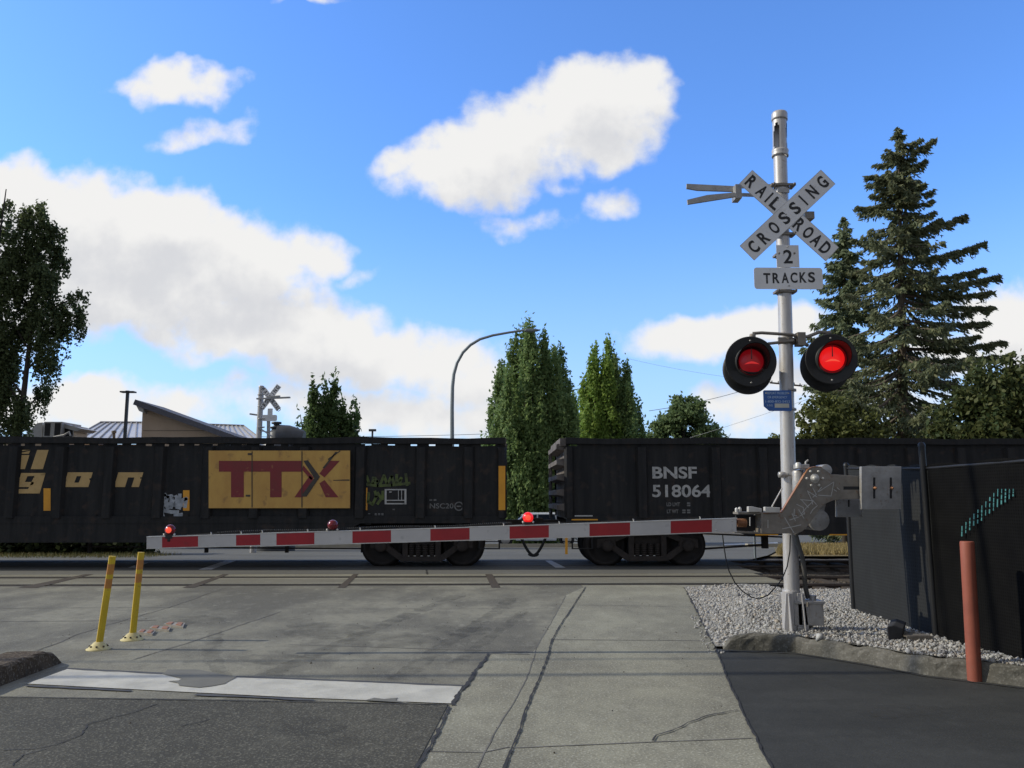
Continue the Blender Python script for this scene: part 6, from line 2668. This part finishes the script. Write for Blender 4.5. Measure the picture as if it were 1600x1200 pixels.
RT_FULL = [(205, 3), (215, 14), (225, 42), (240, 40), (252, 58), (268, 50), (283, 34), (298, 52), (312, 34), (330, 60), (341, 122), (352, 60), (368, 70), (380, 158), (396, 80), (420, 110), (436, 168), (452, 120), (480, 158), (495, 110), (520, 130), (538, 184), (555, 168), (575, 120), (600, 150), (690, 140)]
RT = [(205, 3), (215, 12), (240, 30), (265, 36), (300, 40), (335, 44), (370, 56), (400, 66), (440, 92), (480, 112), (520, 122), (560, 132), (600, 140), (690, 140)]
LT_ = [(205, 3), (220, 12), (240, 36), (258, 34), (270, 44), (290, 40), (300, 52), (318, 48), (328, 62), (345, 40), (360, 30), (372, 70), (392, 96), (420, 80), (445, 112), (470, 100), (500, 126), (560, 120), (600, 140), (690, 140)]
spruce(1404, 40.0, 203, LT_, RT, 'needle', 'tall ragged dark green spruce with long drooping branches behind the flashing lights', .72, 84, .145, 5, ((1510, 337, 368), (1468, 345, 372), (1545, 377, 412), (1500, 392, 410), (1552, 436, 452), (1530, 425, 440), (1555, 480, 470), (1540, 462, 462), (1568, 535, 545), (1520, 530, 530), (1450, 228, 248), (1440, 258, 270), (1342, 322, 318), (1352, 278, 272), (1335, 372, 392), (1560, 556, 560), (1430, 300, 310), (1545, 505, 500)))
spruce(1318, 43.0, 343, [(343, 3), (380, 22), (400, 30), (440, 42), (500, 55), (560, 62), (690, 75)], [(343, 3), (380, 24), (400, 30), (440, 40), (500, 50), (690, 70)], 'needle_blue', 'shorter paler spruce standing left of the tall one, behind the crossbuck', .60, 75, .145, 9)

# birches on the left
YBr = 34.0
zb = zprof(YBr) - .16


def birch(px, top, lobes, label, nleaf, lean=0.0):
    x = px_x(px, YBr)
    H = hpx(top, YBr) - zb
    k1 = 1 / ppm(YBr)
    root = thing('birch_tree', (x, YBr, zb), label, 'tree', 'birch trees beyond the train')
    mb = MB()
    limb_tube(mb, (x, YBr, zb), (x + .5, YBr, zb + H * .93), .19, .02, .015, 8)
    C = []
    tot = sum(l[2] * l[3] for l in lobes)
    for (lx, ly, rx, ry, hg) in lobes:
        c = at(lx, ly, YBr)
        c.y = YBr + random.uniform(-.8, .8)
        limb_tube(mb, (x + .2, YBr, c.z - max(1.0, ry * k1 * .9)), c, .06, .012, .08, 5)
        n = int(nleaf * rx * ry / tot)
        ns = max(6, n // 46)
        # hanging strands: each a run of leaves below a twig end
        d = RNG.normal(0, 1, (ns, 3))
        d /= np.linalg.norm(d, axis=1, keepdims=True)
        S = np.array(c) + d * RNG.uniform(.2, 1, (ns, 1)) ** .5 * np.array([rx * k1, rx * k1 * .8, ry * k1])
        i = RNG.integers(0, ns, n)
        hlen = RNG.uniform(.3, 1.25, ns) * hg
        s = RNG.uniform(0, 1, n)
        P = S[i]
        P[:, 2] -= hlen[i] * s
        P += RNG.normal(0, 1, (n, 3)) * np.array([.085, .085, .08])
        C.append(P)
    mb.build('trunk', M['bark'], root)
    fast_mesh('crown', leaves(np.concatenate(C), .088, 1.5, 0, .8), 4, M['leaf_birch'], root)
    return root


birch(19, 316, [(70, 345, 26, 26, .6), (85, 370, 24, 26, .5), (60, 400, 44, 34, .8), (30, 380, 34, 36, .8), (20, 440, 42, 42, 1.0), (78, 440, 26, 34, .9), (62, 490, 44, 40, 1.2), (98, 485, 26, 28, .9), (122, 462, 18, 8, .5), (78, 545, 20, 36, 1.2), (10, 500, 38, 46, 1.2), (5, 570, 24, 50, 1.0), (14, 640, 26, 46, .8), (45, 650, 18, 26, .6), (50, 610, 14, 20, .5), (-30, 420, 50, 70, 1.0), (-30, 560, 50, 80, 1.0)],
      'dark weeping birch with a visible trunk above the gondola car', 54000)
birch(-45, 262, [(-40, 330, 46, 50, .8), (-8, 330, 16, 30, .6), (-60, 420, 60, 60, 1.0), (-60, 540, 60, 80, 1.0)], 'taller birch of which only a few branch tips show beside the other birch', 18000)

# dark hedge beyond the tracks on the left
x0, x1 = px_x(-260, 24.5), px_x(232, 24.5)
hd = thing('hedge', ((x0 + x1) / 2, 25.0, zprof(25.0) - .16), 'low dark hedge seen under the left gondola car', 'hedge')
m = MB()
for k in range(26):
    x = lerp(x0, x1, (k + .5) / 26)
    limb_tube(m, (x, 25.0, zprof(25) - .16), (x + random.uniform(-.2, .2), 25.0, 1.0), .03, .01)
m.build('stem', M['bark'], hd)
n = 42000
C = np.stack([RNG.uniform(x0, x1, n), 25.0 + RNG.normal(0, .38, n), zprof(25.0) - .05 + RNG.uniform(0, 1, n) * (1.35 + .25 * np.sin(RNG.uniform(0, 1, n) * 3))], 1)
C[:, 2] += .15 * np.sin(C[:, 0] * 2.1) * (C[:, 2] > .6)
fast_mesh('foliage', leaves(C, .11, 1.4), 4, M['leaf_hedge'], hd)
# belt of trees closing the view far behind
x0, x1 = -70, 90
n = 60000
X = RNG.uniform(x0, x1, n)
hh = 3.2 + 1.0 * np.sin(X * .31) + .7 * np.sin(X * .83 + 1) + .4 * np.sin(X * 2.1)
C = np.stack([X, 92 + RNG.normal(0, 1.6, n), -.96 + RNG.uniform(0, 1, n) ** .8 * hh], 1)
o = fast_mesh('distant_trees', leaves(C, .5, 1.4), 4, M['leaf_hedge'])
tag(o, kind='stuff')
